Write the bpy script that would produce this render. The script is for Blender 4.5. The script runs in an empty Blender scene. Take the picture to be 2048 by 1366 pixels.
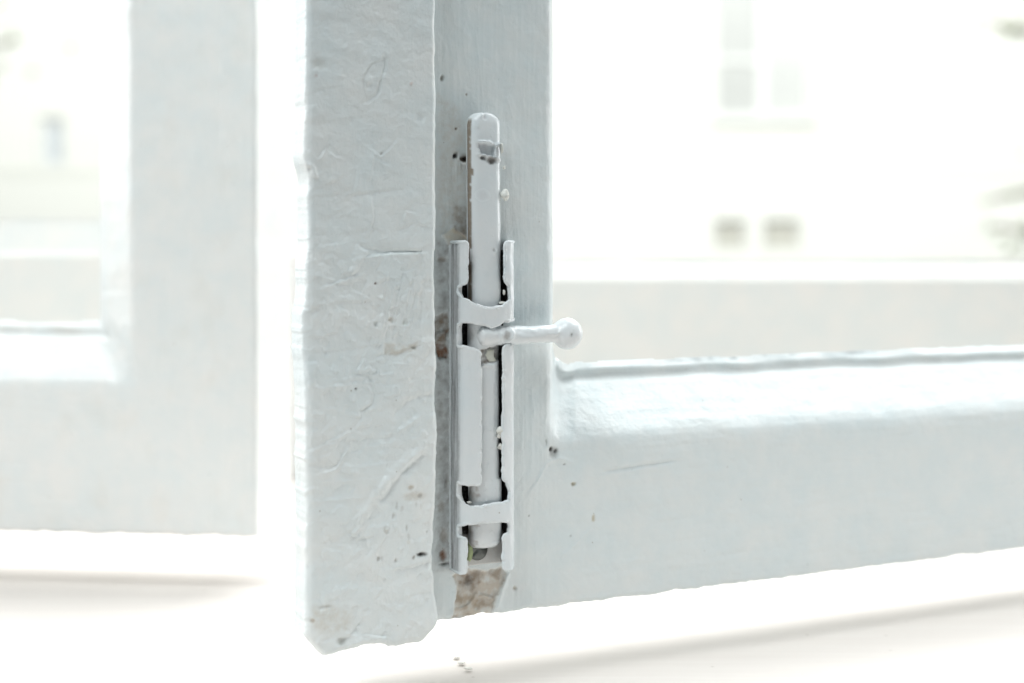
import bpy, math, random
import numpy as np
from mathutils import Vector

random.seed(7)
S = bpy.context.scene
COL = S.collection
R = math.radians

# ------------------------------------------------------------------ camera, world, lamps, exposure
EYE = 0.19                      # the lens is 19 cm above the inner sill
F = 2048 * 50 / 36.0            # focal length in photo pixels
HORIZON = 500.0

cam_d = bpy.data.cameras.new('camera'); cam = bpy.data.objects.new('camera', cam_d); COL.objects.link(cam)
cam.location = (0, 0, EYE); cam.rotation_euler = (R(90), 0, 0)
cam_d.lens = 50; cam_d.sensor_width = 36
cam_d.shift_y = -(683 - HORIZON) / 2048
cam_d.clip_start = 0.02; cam_d.clip_end = 300
cam_d.dof.use_dof = True; cam_d.dof.focus_distance = 0.605; cam_d.dof.aperture_fstop = 5.2
S.camera = cam

world = bpy.data.worlds.new('World'); S.world = world; world.use_nodes = True
bg = world.node_tree.nodes['Background']
bg.inputs['Color'].default_value = (0.86, 0.97, 1.0, 1)
bg.inputs['Strength'].default_value = 0.20

def area(name, loc, target, sx, sy, power, color):
    d = bpy.data.lights.new(name, 'AREA'); d.shape = 'RECTANGLE'; d.size = sx; d.size_y = sy
    d.energy = power; d.color = color
    o = bpy.data.objects.new(name, d); COL.objects.link(o); o.location = loc
    o.rotation_euler = (Vector(target) - Vector(loc)).to_track_quat('-Z', 'Y').to_euler()
    return o
area('sky_light', (0.2, 2.5, 3.05), (0.0, 1.0, 0.1), 6.0, 3.4, 380, (0.99, 0.99, 0.985))   # overcast sky above the street
area('sky_fill_east', (5.0, 3.0, 1.2), (0.0, 0.8, 0.15), 2.6, 2.4, 120, (0.99, 0.995, 1.0))    # side fill lamps added to brighten the sash edges, for sky along the street
area('sky_fill_west', (-5.0, 3.0, 1.2), (0.0, 0.8, 0.15), 2.6, 2.4, 130, (0.99, 0.995, 1.0))
area('facade_fill', (1.0, 4.0, 6.0), (1.0, 15.0, 1.0), 20.0, 4.0, 2900, (1.0, 0.995, 0.98))  # fill lamp added to brighten the house opposite, standing in for sky
area('room_fill', (-0.75, -0.35, 2.2), (0.0, 0.65, 0.15), 1.2, 1.0, 43, (0.945, 0.99, 1.0))   # soft fill lamp added over the camera to lift the room-facing surfaces

S.view_settings.view_transform = 'Standard'; S.view_settings.look = 'None'
S.view_settings.gamma = 1.0; S.view_settings.exposure = 0.05
S.view_settings.use_curve_mapping = False
S.render.engine = 'CYCLES'
S.cycles.use_denoising = True
S.cycles.max_bounces = 6; S.cycles.diffuse_bounces = 4; S.cycles.glossy_bounces = 2; S.cycles.transparent_max_bounces = 12
S.cycles.caustics_reflective = False; S.cycles.caustics_refractive = False

# ------------------------------------------------------------------ numpy noise
_rng = np.random.RandomState(11)
_perm = np.concatenate([_rng.permutation(256)] * 3)
_grad = _rng.normal(size=(256, 3)); _grad /= np.linalg.norm(_grad, axis=1)[:, None]

def noise(x, y, z):
    """gradient noise, about -0.7..0.7"""
    x, y, z = np.broadcast_arrays(np.asarray(x, float), np.asarray(y, float), np.asarray(z, float))
    xi, yi, zi = np.floor(x).astype(int), np.floor(y).astype(int), np.floor(z).astype(int)
    xf, yf, zf = x - xi, y - yi, z - zi
    u, v, w = (a * a * a * (a * (a * 6 - 15) + 10) for a in (xf, yf, zf))
    xi &= 255; yi &= 255; zi &= 255
    def g(i, j, k):
        h = _perm[_perm[_perm[(xi + i) & 255] + ((yi + j) & 255)] + ((zi + k) & 255)]
        G = _grad[h]
        return G[..., 0] * (xf - i) + G[..., 1] * (yf - j) + G[..., 2] * (zf - k)
    def L(a, b, t): return a + (b - a) * t
    return L(L(L(g(0,0,0), g(1,0,0), u), L(g(0,1,0), g(1,1,0), u), v),
             L(L(g(0,0,1), g(1,0,1), u), L(g(0,1,1), g(1,1,1), u), v), w)

def fbm(x, y, z, n=3):
    s = 0; a = 1.0
    for i in range(n):
        s = s + a * noise(x * 2**i + 17.3 * i, y * 2**i + 5.1 * i, z * 2**i + 9.7 * i); a *= 0.5
    return s

def sstep(a, b, x):
    t = np.clip((x - a) / (b - a), 0, 1)
    return t * t * (3 - 2 * t)

# ------------------------------------------------------------------ mesh helpers
def link(name, me, parent=None, mats=()):
    for m in mats: me.materials.append(m)
    o = bpy.data.objects.new(name, me); COL.objects.link(o)
    if parent is not None: o.parent = parent
    return o

def tag(o, label=None, cat=None, group=None, kind=None):
    if label: o['label'] = label
    if cat: o['category'] = cat
    if group: o['group'] = group
    if kind: o['kind'] = kind
    return o

def empty(name, loc, rz=0.0):
    o = bpy.data.objects.new(name, None); COL.objects.link(o)
    o.location = loc; o.rotation_euler = (0, 0, rz); o.empty_display_size = 0.02
    return o

def make_mesh(name, V, faces, col=None, normals=None, smooth=True):
    me = bpy.data.meshes.new(name)
    me.from_pydata([tuple(v) for v in np.asarray(V).tolist()], [], [tuple(f) for f in np.asarray(faces).tolist()] if isinstance(faces, np.ndarray) else faces)
    if smooth: me.polygons.foreach_set('use_smooth', [True] * len(me.polygons))
    if col is None: col = np.zeros((len(V), 4))
    if True:
        a = me.color_attributes.new('StainShade', 'FLOAT_COLOR', 'POINT')
        a.data.foreach_set('color', np.asarray(col, np.float32).ravel())
    if normals is not None:
        me.normals_split_custom_set_from_vertices([tuple(n) for n in normals.tolist()])
    me.update()
    return me

def grid_faces(nr, nc, wrap=False):
    i = np.arange(nr - 1)[:, None]; j = np.arange(nc if wrap else nc - 1)[None, :]
    j2 = (j + 1) % nc
    return np.stack([np.broadcast_to(a, (nr - 1, j.shape[1])) for a in (i*nc + j, i*nc + j2, (i+1)*nc + j2, (i+1)*nc + j)], -1).reshape(-1, 4)

def grid_normals(P, wrap=False):
    if wrap:
        du = np.roll(P, -1, 1) - np.roll(P, 1, 1)
    else:
        du = np.gradient(P, axis=1)
    dv = np.gradient(P, axis=0)
    n = np.cross(du, dv)
    return n / np.maximum(np.linalg.norm(n, axis=-1, keepdims=True), 1e-12)

def box(name, lo, hi, mat, parent=None, bevel=0.0):
    (x0, y0, z0), (x1, y1, z1) = lo, hi
    V = [(x0,y0,z0),(x1,y0,z0),(x1,y1,z0),(x0,y1,z0),(x0,y0,z1),(x1,y0,z1),(x1,y1,z1),(x0,y1,z1)]
    Fc = [(3,2,1,0),(4,5,6,7),(0,1,5,4),(1,2,6,5),(2,3,7,6),(3,0,4,7)]
    o = link(name, make_mesh(name, V, Fc, smooth=False), parent, (mat,))
    if bevel:
        b = o.modifiers.new('bevel', 'BEVEL'); b.width = bevel; b.segments = 3
    return o

def spread(*pieces):
    """knots: (start, end, step) joined end to end"""
    out = []
    for a, b, s in pieces:
        n = max(1, int(round(abs(b - a) / s)))
        out += list(np.linspace(a, b, n, endpoint=False))
    out.append(pieces[-1][1])
    return np.array(out)

# ------------------------------------------------------------------ materials
def mat_paint(name, color=(0.80, 0.815, 0.81), rough=0.34, streak=1.0, bump=1.0, streak_axis='Z', pimples=0.0):
    m = bpy.data.materials.new(name); m.use_nodes = True
    nt = m.node_tree; N = nt.nodes; Lk = nt.links
    bs = N['Principled BSDF']
    tc = N.new('ShaderNodeTexCoord')
    at = N.new('ShaderNodeAttribute'); at.attribute_name = 'StainShade'
    # ragged edge to the stains and painted shade
    nz = N.new('ShaderNodeTexNoise'); nz.inputs['Scale'].default_value = 620; nz.inputs['Detail'].default_value = 5; nz.inputs['Roughness'].default_value = 0.65
    Lk.new(tc.outputs['Object'], nz.inputs['Vector'])
    ma = N.new('ShaderNodeMath'); ma.operation = 'MULTIPLY_ADD'; ma.inputs[1].default_value = 0.6; ma.inputs[2].default_value = -0.30
    Lk.new(nz.outputs['Fac'], ma.inputs[0])
    gate = N.new('ShaderNodeMath'); gate.operation = 'MULTIPLY'   # no raggedness where there is no stain
    sm = N.new('ShaderNodeMapRange'); sm.inputs['From Min'].default_value = 0.02; sm.inputs['From Max'].default_value = 0.2
    Lk.new(at.outputs['Alpha'], sm.inputs['Value'])
    Lk.new(ma.outputs[0], gate.inputs[0]); Lk.new(sm.outputs[0], gate.inputs[1])
    ad = N.new('ShaderNodeMath'); ad.operation = 'ADD'; ad.use_clamp = True
    Lk.new(at.outputs['Alpha'], ad.inputs[0]); Lk.new(gate.outputs[0], ad.inputs[1])
    # uneven tone of the paint itself
    n2 = N.new('ShaderNodeTexNoise'); n2.inputs['Scale'].default_value = 48; n2.inputs['Detail'].default_value = 6; n2.inputs['Roughness'].default_value = 0.6
    Lk.new(tc.outputs['Object'], n2.inputs['Vector'])
    cr = N.new('ShaderNodeMixRGB'); cr.inputs['Color1'].default_value = (color[0] * 0.955, color[1] * 0.98, color[2] * 0.98, 1)
    cr.inputs['Color2'].default_value = (color[0] * 1.03, color[1] * 1.01, color[2] * 0.99, 1)
    mrn = N.new('ShaderNodeMapRange'); mrn.inputs['From Min'].default_value = 0.36; mrn.inputs['From Max'].default_value = 0.66
    Lk.new(n2.outputs['Fac'], mrn.inputs['Value']); Lk.new(mrn.outputs[0], cr.inputs['Fac'])
    # tiny dirt specks
    vo = N.new('ShaderNodeTexVoronoi'); vo.inputs['Scale'].default_value = 150
    Lk.new(tc.outputs['Object'], vo.inputs['Vector'])
    sp = N.new('ShaderNodeMapRange'); sp.inputs['From Min'].default_value = 0.035; sp.inputs['From Max'].default_value = 0.075; sp.inputs['To Min'].default_value = 0.5; sp.inputs['To Max'].default_value = 0
    Lk.new(vo.outputs['Distance'], sp.inputs['Value'])
    pk = N.new('ShaderNodeMath'); pk.operation = 'GREATER_THAN'; pk.inputs[1].default_value = 0.80
    sepc = N.new('ShaderNodeSeparateColor'); Lk.new(vo.outputs['Color'], sepc.inputs[0]); Lk.new(sepc.outputs[0], pk.inputs[0])
    spm = N.new('ShaderNodeMath'); spm.operation = 'MULTIPLY'; Lk.new(sp.outputs[0], spm.inputs[0]); Lk.new(pk.outputs[0], spm.inputs[1])
    c0 = N.new('ShaderNodeMixRGB'); c0.inputs['Color2'].default_value = (0.28, 0.25, 0.2, 1)
    Lk.new(spm.outputs[0], c0.inputs['Fac']); Lk.new(cr.outputs[0], c0.inputs['Color1'])
    mx = N.new('ShaderNodeMixRGB'); Lk.new(ad.outputs[0], mx.inputs['Fac']); Lk.new(c0.outputs[0], mx.inputs['Color1']); Lk.new(at.outputs['Color'], mx.inputs['Color2'])
    Lk.new(mx.outputs[0], bs.inputs['Base Color'])
    rr = N.new('ShaderNodeMapRange'); rr.inputs['To Min'].default_value = rough; rr.inputs['To Max'].default_value = 0.85
    Lk.new(ad.outputs[0], rr.inputs['Value']); Lk.new(rr.outputs[0], bs.inputs['Roughness'])
    bs.inputs['Specular IOR Level'].default_value = 0.5
    # relief: brush streaks, grain, pimples
    mp = N.new('ShaderNodeMapping')
    sc = {'Z': (1500, 1500, 55), 'X': (55, 1500, 1500)}[streak_axis]
    mp.inputs['Scale'].default_value = sc
    Lk.new(tc.outputs['Object'], mp.inputs['Vector'])
    n3 = N.new('ShaderNodeTexNoise'); n3.inputs['Scale'].default_value = 1; n3.inputs['Detail'].default_value = 3
    Lk.new(mp.outputs[0], n3.inputs['Vector'])
    b1 = N.new('ShaderNodeBump'); b1.inputs['Strength'].default_value = 0.5 * streak; b1.inputs['Distance'].default_value = 0.00022
    Lk.new(n3.outputs['Fac'], b1.inputs['Height'])
    n4 = N.new('ShaderNodeTexNoise'); n4.inputs['Scale'].default_value = 520; n4.inputs['Detail'].default_value = 6; n4.inputs['Roughness'].default_value = 0.62
    Lk.new(tc.outputs['Object'], n4.inputs['Vector'])
    b2 = N.new('ShaderNodeBump'); b2.inputs['Strength'].default_value = 0.75 * bump; b2.inputs['Distance'].default_value = 0.0005
    Lk.new(n4.outputs['Fac'], b2.inputs['Height']); Lk.new(b1.outputs[0], b2.inputs['Normal'])
    v2 = N.new('ShaderNodeTexVoronoi'); v2.inputs['Scale'].default_value = 330
    Lk.new(tc.outputs['Object'], v2.inputs['Vector'])
    mr = N.new('ShaderNodeMapRange'); mr.inputs['From Min'].default_value = 0.0; mr.inputs['From Max'].default_value = 0.22; mr.inputs['To Min'].default_value = 1; mr.inputs['To Max'].default_value = 0
    Lk.new(v2.outputs['Distance'], mr.inputs['Value'])
    b3 = N.new('ShaderNodeBump'); b3.inputs['Strength'].default_value = pimples; b3.inputs['Distance'].default_value = 0.00015
    Lk.new(mr.outputs[0], b3.inputs['Height']); Lk.new(b2.outputs[0], b3.inputs['Normal'])
    Lk.new((b3 if pimples > 0 else b2).outputs[0], bs.inputs['Normal'])
    return m

def mat_plain(name, color, rough=0.6, metallic=0.0, vary=0.12, scale=30.0, bump=0.0, bump_d=0.001):
    m = bpy.data.materials.new(name); m.use_nodes = True
    nt = m.node_tree; N = nt.nodes; Lk = nt.links; bs = N['Principled BSDF']
    tc = N.new('ShaderNodeTexCoord')
    nz = N.new('ShaderNodeTexNoise'); nz.inputs['Scale'].default_value = scale; nz.inputs['Detail'].default_value = 6
    Lk.new(tc.outputs['Object'], nz.inputs['Vector'])
    mx = N.new('ShaderNodeMixRGB'); mx.inputs['Color1'].default_value = tuple(c * (1 - vary) for c in color) + (1,)
    mx.inputs['Color2'].default_value = tuple(min(0.9, c * (1 + vary)) for c in color) + (1,)
    Lk.new(nz.outputs['Fac'], mx.inputs['Fac']); Lk.new(mx.outputs[0], bs.inputs['Base Color'])
    bs.inputs['Roughness'].default_value = rough; bs.inputs['Metallic'].default_value = metallic
    if bump:
        b = N.new('ShaderNodeBump'); b.inputs['Strength'].default_value = bump; b.inputs['Distance'].default_value = bump_d
        Lk.new(nz.outputs['Fac'], b.inputs['Height']); Lk.new(b.outputs[0], bs.inputs['Normal'])
    return m

def mat_glass(name):
    m = bpy.data.materials.new(name); m.use_nodes = True
    nt = m.node_tree; N = nt.nodes; Lk = nt.links
    N.remove(N['Principled BSDF'])
    tr = N.new('ShaderNodeBsdfTransparent'); tr.inputs['Color'].default_value = (0.975, 0.985, 0.98, 1)
    gl = N.new('ShaderNodeBsdfGlossy'); gl.inputs['Roughness'].default_value = 0.02
    fr = N.new('ShaderNodeFresnel'); fr.inputs['IOR'].default_value = 1.45
    mx = N.new('ShaderNodeMixShader')
    ge = N.new('ShaderNodeNewGeometry'); iv = N.new('ShaderNodeMath'); iv.operation = 'SUBTRACT'; iv.inputs[0].default_value = 1.0
    ml = N.new('ShaderNodeMath'); ml.operation = 'MULTIPLY'      # reflect on the entry face only: no total reflection inside the thin pane
    Lk.new(ge.outputs['Backfacing'], iv.inputs[1]); Lk.new(fr.outputs[0], ml.inputs[0]); Lk.new(iv.outputs[0], ml.inputs[1])
    Lk.new(ml.outputs[0], mx.inputs[0]); Lk.new(tr.outputs[0], mx.inputs[1]); Lk.new(gl.outputs[0], mx.inputs[2])
    Lk.new(mx.outputs[0], N['Material Output'].inputs['Surface'])
    return m

M_STILE = mat_paint('sash_paint', color=(0.745, 0.80, 0.815), streak=1.0, bump=0.8)
M_RAIL = mat_paint('rail_paint', color=(0.745, 0.80, 0.815), streak=0.6, bump=0.8, streak_axis='X')
M_STRIP = mat_paint('strip_paint', color=(0.765, 0.81, 0.82), streak=0.6, bump=1.1)
M_BOLT = mat_paint('bolt_paint', color=(0.74, 0.78, 0.805), rough=0.26, streak=0.15, bump=0.25, pimples=0.7)
M_RAW = mat_plain('grimy_bare_steel', (0.035, 0.032, 0.03), 0.75, 0.0, 0.5, 300, 0.5, 0.0004)
M_LSTILE = mat_paint('left_sash_paint', color=(0.79, 0.805, 0.80), streak=0.8, bump=0.6); M_LRAIL = mat_paint('left_rail_paint', color=(0.79, 0.805, 0.80), streak=0.6, bump=0.6, streak_axis='X')
M_GLASS = mat_glass('window_glass')

# ------------------------------------------------------------------ authoring frame of the open sash
ANG = R(26)
CE, SE = math.cos(ANG), math.sin(ANG)
OX, OY = -0.005, 0.62           # where the sash face meets the sight line of the bolt
ZB = -0.162                     # foot of the sash below eye level

def on(px, py, h=0.0):
    """photo pixel -> (t, z) in mm on the sash face raised by h mm"""
    bx, by = OX + SE * h / 1000, OY - CE * h / 1000
    k = (px - 1024) / F
    t = (k * by - bx) / (CE - k * SE)
    d = by + SE * t
    return t * 1000, (-(py - HORIZON) / F * d - ZB) * 1000

def pts(L, h=0.0):
    return np.array([on(x, y, h) for x, y in L])

def dist_poly(T, Z, P, closed=False):
    P = np.asarray(P); Q = np.vstack([P, P[:1]]) if closed else P
    best = np.full(T.shape, 1e9)
    for a, b in zip(Q[:-1], Q[1:]):
        d = b - a; L2 = max(1e-9, d @ d)
        u = np.clip(((T - a[0]) * d[0] + (Z - a[1]) * d[1]) / L2, 0, 1)
        best = np.minimum(best, np.hypot(T - a[0] - u * d[0], Z - a[1] - u * d[1]))
    return best

def inside(T, Z, P):
    c = np.zeros(T.shape, bool); n = len(P); j = n - 1
    for i in range(n):
        xi, yi = P[i]; xj, yj = P[j]
        if abs(yj - yi) > 1e-12:
            c ^= ((yi > Z) != (yj > Z)) & (T < (xj - xi) * (Z - yi) / (yj - yi) + xi)
        j = i
    return c

class Skin:
    """relief (mm), stains and painted shade on a face given by T, Z in mm"""
    def __init__(s, T, Z, h=0.0, seed=0.0, mask=None):
        s.T, s.Z, s.h, s.seed = T, Z, h, seed
        s.D = np.zeros(T.shape); s.C = np.zeros(T.shape + (4,)); s.mask = np.ones(T.shape) if mask is None else mask
        s.jt = T + 0.7 * noise(T / 2.2, Z / 2.2, seed + 3) + 0.25 * noise(T / .7, Z / .7, seed + 4)
        s.jz = Z + 0.7 * noise(T / 2.2, Z / 2.2, seed + 7) + 0.25 * noise(T / .7, Z / .7, seed + 8)
    def flake(s, L, a, reach=2.6):
        # lifted edge of a paint layer: steep on one side, dying out on the other
        P = pts(L, s.h); best = np.full(s.T.shape, 1e9); sd = np.zeros(s.T.shape)
        for p, q in zip(P[:-1], P[1:]):
            d = q - p; L2 = max(1e-9, d @ d); ln = math.sqrt(L2)
            u0 = ((s.jt - p[0]) * d[0] + (s.jz - p[1]) * d[1]) / L2; u = np.clip(u0, 0, 1)
            r = np.hypot(s.jt - p[0] - u * d[0], s.jz - p[1] - u * d[1])
            cr = ((s.jt - p[0]) * d[1] - (s.jz - p[1]) * d[0]) / ln
            m = r < best; best = np.where(m, r, best); sd = np.where(m, cr, sd)
        s.D += s.mask * a * np.exp(-(best / reach) ** 1.3) * sstep(-0.28, 0.28, sd) 
        s.D -= s.mask * 0.35 * abs(a) * np.exp(-((best) / 0.45) ** 2) * (sd < 0)
    def ridge(s, L, w=0.35, a=0.12, jit=True):
        if jit and w <= 0.6 and not getattr(s, 'plain', False): return s.flake(L, 1.1 * a, 1.6 + 3 * w)
        P = pts(L, s.h); d = dist_poly(s.jt if jit else s.T, s.jz if jit else s.Z, P)
        s.D += s.mask * a * np.exp(-(d / w) ** 2)
    def plate(s, L, a=0.15, edge=0.35):
        P = pts(L, s.h); d = dist_poly(s.jt, s.jz, P, True); i = inside(s.jt, s.jz, P)
        s.D += s.mask * a * sstep(-edge, edge, np.where(i, d, -d))
    def pit(s, x, y, rx, ry, a=-0.5, col=None, k=1.0):
        t, z = on(x, y, s.h); mm = 0.000214 * 1000 / 1.0
        r = np.hypot((s.jt - t) / (rx * mm), (s.jz - z) / (ry * mm))
        g = np.exp(-r ** 4 * 0.7)
        s.D += s.mask * a * g
        if col is not None: s.stain(col, k * np.exp(-(r * 0.95) ** 4))
    def stain(s, col, a):
        a = np.clip(a * s.mask, 0, 1)[..., None]
        A0 = s.C[..., 3:4]
        A1 = A0 + a * (1 - A0)
        c = np.where(A1 > 1e-6, (s.C[..., :3] * A0 * (1 - a) + np.array(col) * a) / np.maximum(A1, 1e-6), np.array(col))
        s.C = np.concatenate([c, A1], -1)
    def patch(s, L, col, k=0.7, soft=1.5):
        P = pts(L, s.h); d = dist_poly(s.jt, s.jz, P, True); i = inside(s.jt, s.jz, P)
        n = 0.75 + 0.9 * fbm(s.T / 3.5, s.Z / 3.5, s.seed + 21, 3)
        s.stain(col, k * n * sstep(-soft, soft, np.where(i, d, -d)))

# ------------------------------------------------------------------ sash frame (stile + bottom rail, one skin of paint over both)
RAIL_BEVEL = 30.0
def sash_frame(parent, tv, zv, t_o, z_o, seed, feats=None, skirt=(20, 45), amp=1.0, mirror=False, rmat=None, smat=None, round_r=7.0, tongue=None, bev=1.0):
    """tv, zv: knots in mm (zv from the foot up). t_o, z_o: inner edge of the stile and of the rail."""
    T, Z = np.meshgrid(tv, zv)
    a, b = (T - t_o) * bev, Z - z_o                           # the stile's bevel may be steeper than the rail's
    # depth into the opening, rounded at the corner
    r = round_r
    w = np.where((a > -r) & (b > -r) & (np.minimum(a, b) < r * 3),
                 np.minimum(np.maximum(a, b), 0) * 0 + (r * 0 + _smin(a, b, r)), np.minimum(a, b))
    wob = 0.9 * noise(T / 38, Z / 38, seed) + 0.4 * noise(T / 11, Z / 11, seed + 1)
    w = w + wob * amp
    k = 2.2
    soft = np.log1p(np.exp(np.clip(w / k, -30, 30))) * k
    q = soft.copy()                                           # 45 degree bevel
    al = sstep(-3, 3, a - b)                                  # the putty is only heaped along the rail
    q += 1.3 * al * np.exp(-((w - 24.0 - 1.3 * noise(T / 45, Z * 0, seed + 3.3)) / 1.6) ** 2)          # groove before the putty
    q -= 2.3 * al * sstep(25.5, 28.5, w - 1.3 * noise(T / 45, Z * 0, seed + 3.3)) * (1 - 0.9 * noise(T / 12, Z / 9, seed + 2))
    D = amp * (0.65 * noise(T / 45, Z / 45, seed + 5) + 0.42 * noise(T / 14, Z / 14, seed + 6) + 0.26 * noise(T / 5, Z / 5, seed + 7) + 0.11 * noise(T / 2.2, Z / 2.2, seed + 8))
    on_rail = sstep(-4, 6, a)
    D += 0.19 * noise(T / 1.8, Z / 38, seed + 9) * (1 - on_rail) + 0.26 * noise(T / 26, Z / 2.8, seed + 10) * on_rail
    fl = fbm(T / 9, Z / 12, seed + 12, 3)
    D += 0.09 * sstep(0.18, 0.24, fl) - 0.08 * sstep(0.30, 0.35, -fl)
    sk = Skin(T, Z, 0.0, seed)
    if feats: feats(sk, w)
    D = D + 1.35 * sk.D
    # rounded, lumpy foot
    v = Z - zv[0]
    q += 2.6 * (1 - np.sqrt(np.clip(1 - (1 - np.clip(v / 2.6, 0, 1)) ** 2, 0, 1)))
    lump = 1.6 * noise(T / 17, 0 * T, seed + 30) + 1.1 * noise(T / 5.5, 0 * T, seed + 31) + 0.35 * noise(T / 2, 0 * T, seed + 32) + 0.9 * np.clip(noise(T / 7, 0 * T, seed + 33) - 0.15, 0, 1)
    Zd = Z - (1.1 if mirror else 0.95) * lump * np.exp(-v / 4.0)
    if tongue is None:
        u = T - tv[0]
        q += 2.2 * (1 - np.sqrt(np.clip(1 - (1 - np.clip(u / 2.2, 0, 1)) ** 2, 0, 1)))
        Td = T + 0.8 * noise(Z / 22, 0 * Z, seed + 41) * np.exp(-u / 4.0)
    else:
        u = T - tv[0]
        q += 3.0 * (1 - np.sqrt(np.clip(1 - (1 - np.clip(u / 3.0, 0, 1)) ** 2, 0, 1)))
        Td = T + 0.8 * noise(Z / 22, 0 * Z, seed + 41) * np.exp(-u / 4.0)
    # normal of the bevel is tilted; push the relief mostly along depth
    Q = q - D
    P = np.stack([Td, Q, Zd], -1)
    C = sk.C
    # skirts: foot and free edge run back into depth
    def skirt_rows(P, C, axis):
        rows, cols = [], []
        edge = P[0] if axis == 0 else P[:, 0]
        ce = C[0] if axis == 0 else C[:, 0]
        steps = skirt if (axis == 0 or tongue is None) else tongue
        for s_ in reversed(steps):
            e = edge.copy()
            if isinstance(s_, tuple): e[:, 0] += s_[0]; e[:, 1] = s_[1]
            else: e[:, 1] = s_
            rows.append(e); cols.append(ce)
        return np.array(rows), np.array(cols)
    rws, cls = skirt_rows(P, C, 0)
    P = np.concatenate([rws, P], 0); C = np.concatenate([cls, C], 0)
    rws, cls = skirt_rows(P, C, 1)
    P = np.concatenate([rws.transpose(1, 0, 2), P], 1); C = np.concatenate([cls.transpose(1, 0, 2), C], 1)
    ns, nt_ = len(skirt), len(skirt if tongue is None else tongue)
    nr, nc = P.shape[:2]
    # opening
    W = np.full((nr, nc), -99.0); W[ns:, nt_:] = w
    A = np.full((nr, nc), -99.0); A[:, nt_:] = (tv - t_o)[None] * bev; B = np.full((nr, nc), -99.0); B[ns:, :] = (zv - z_o)[:, None]
    fc = grid_faces(nr, nc)
    wf = W.ravel()[fc].min(1); keep = wf < RAIL_BEVEL + 1.0
    fc = fc[keep]
    af, bf = A.ravel()[fc].mean(1), B.ravel()[fc].mean(1)
    rail = (af > 0) & (bf < af)
    Pm = P.reshape(-1, 3) / 1000
    # vertex normals of the whole skin so that the joint stays hidden under the paint
    fn = np.cross(Pm[fc[:, 2]] - Pm[fc[:, 0]], Pm[fc[:, 3]] - Pm[fc[:, 1]])
    vn = np.zeros_like(Pm)
    for i in range(4): np.add.at(vn, fc[:, i], fn)
    vn /= np.maximum(np.linalg.norm(vn, axis=1, keepdims=True), 1e-12)
    if mirror:
        Pm = Pm * np.array([-1, 1, 1]); vn = vn * np.array([-1, 1, 1]); fc = fc[:, ::-1]
    C2 = C.reshape(-1, 4)
    objs = []
    sx = -1 if mirror else 1
    for nm, sel, mt in (('stile', ~rail, smat or M_STILE), ('bottom_rail', rail, rmat or M_RAIL)):
        f = fc[sel]; used = np.unique(f); mp = np.full(len(Pm), -1); mp[used] = np.arange(len(used))
        V = Pm[used]; f2 = mp[f]; c2 = C2[used]; n2 = vn[used]
        # solid core behind the skin
        if nm == 'stile': x0, x1, z0, z1 = tv[0] + 1.2, t_o + RAIL_BEVEL / bev - 1.5, zv[0] + 1.6, zv[-1]
        else: x0, x1, z0, z1 = t_o + RAIL_BEVEL / bev - 1.5, tv[-1], zv[0] + 1.6, z_o + RAIL_BEVEL - 1.5
        y0, y1 = RAIL_BEVEL + 4.5, skirt[-1]
        c = np.array([(sx*x0,y0,z0),(sx*x1,y0,z0),(sx*x1,y1,z0),(sx*x0,y1,z0),(sx*x0,y0,z1),(sx*x1,y0,z1),(sx*x1,y1,z1),(sx*x0,y1,z1)]) / 1000
        n0 = len(V); V = np.vstack([V, c]); c2 = np.vstack([c2, np.zeros((8, 4))])
        cn = c - c.mean(0); n2 = np.vstack([n2, cn / np.linalg.norm(cn, axis=1)[:, None]])
        bf_ = np.array([(3,2,1,0),(4,5,6,7),(0,1,5,4),(1,2,6,5),(2,3,7,6),(3,0,4,7)]) + n0
        if mirror: bf_ = bf_[:, ::-1]
        me = make_mesh(nm, V, np.vstack([f2, bf_]), c2, n2)
        objs.append(link(nm, me, parent, (mt,)))
    return objs

def _smin(a, b, r):
    # min(a, b) with a round corner of radius r
    h = np.clip(0.5 + 0.5 * (b - a) / (2 * r), 0, 1)
    return b * (1 - h) + a * h - 2 * r * h * (1 - h) * 0.5

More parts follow.
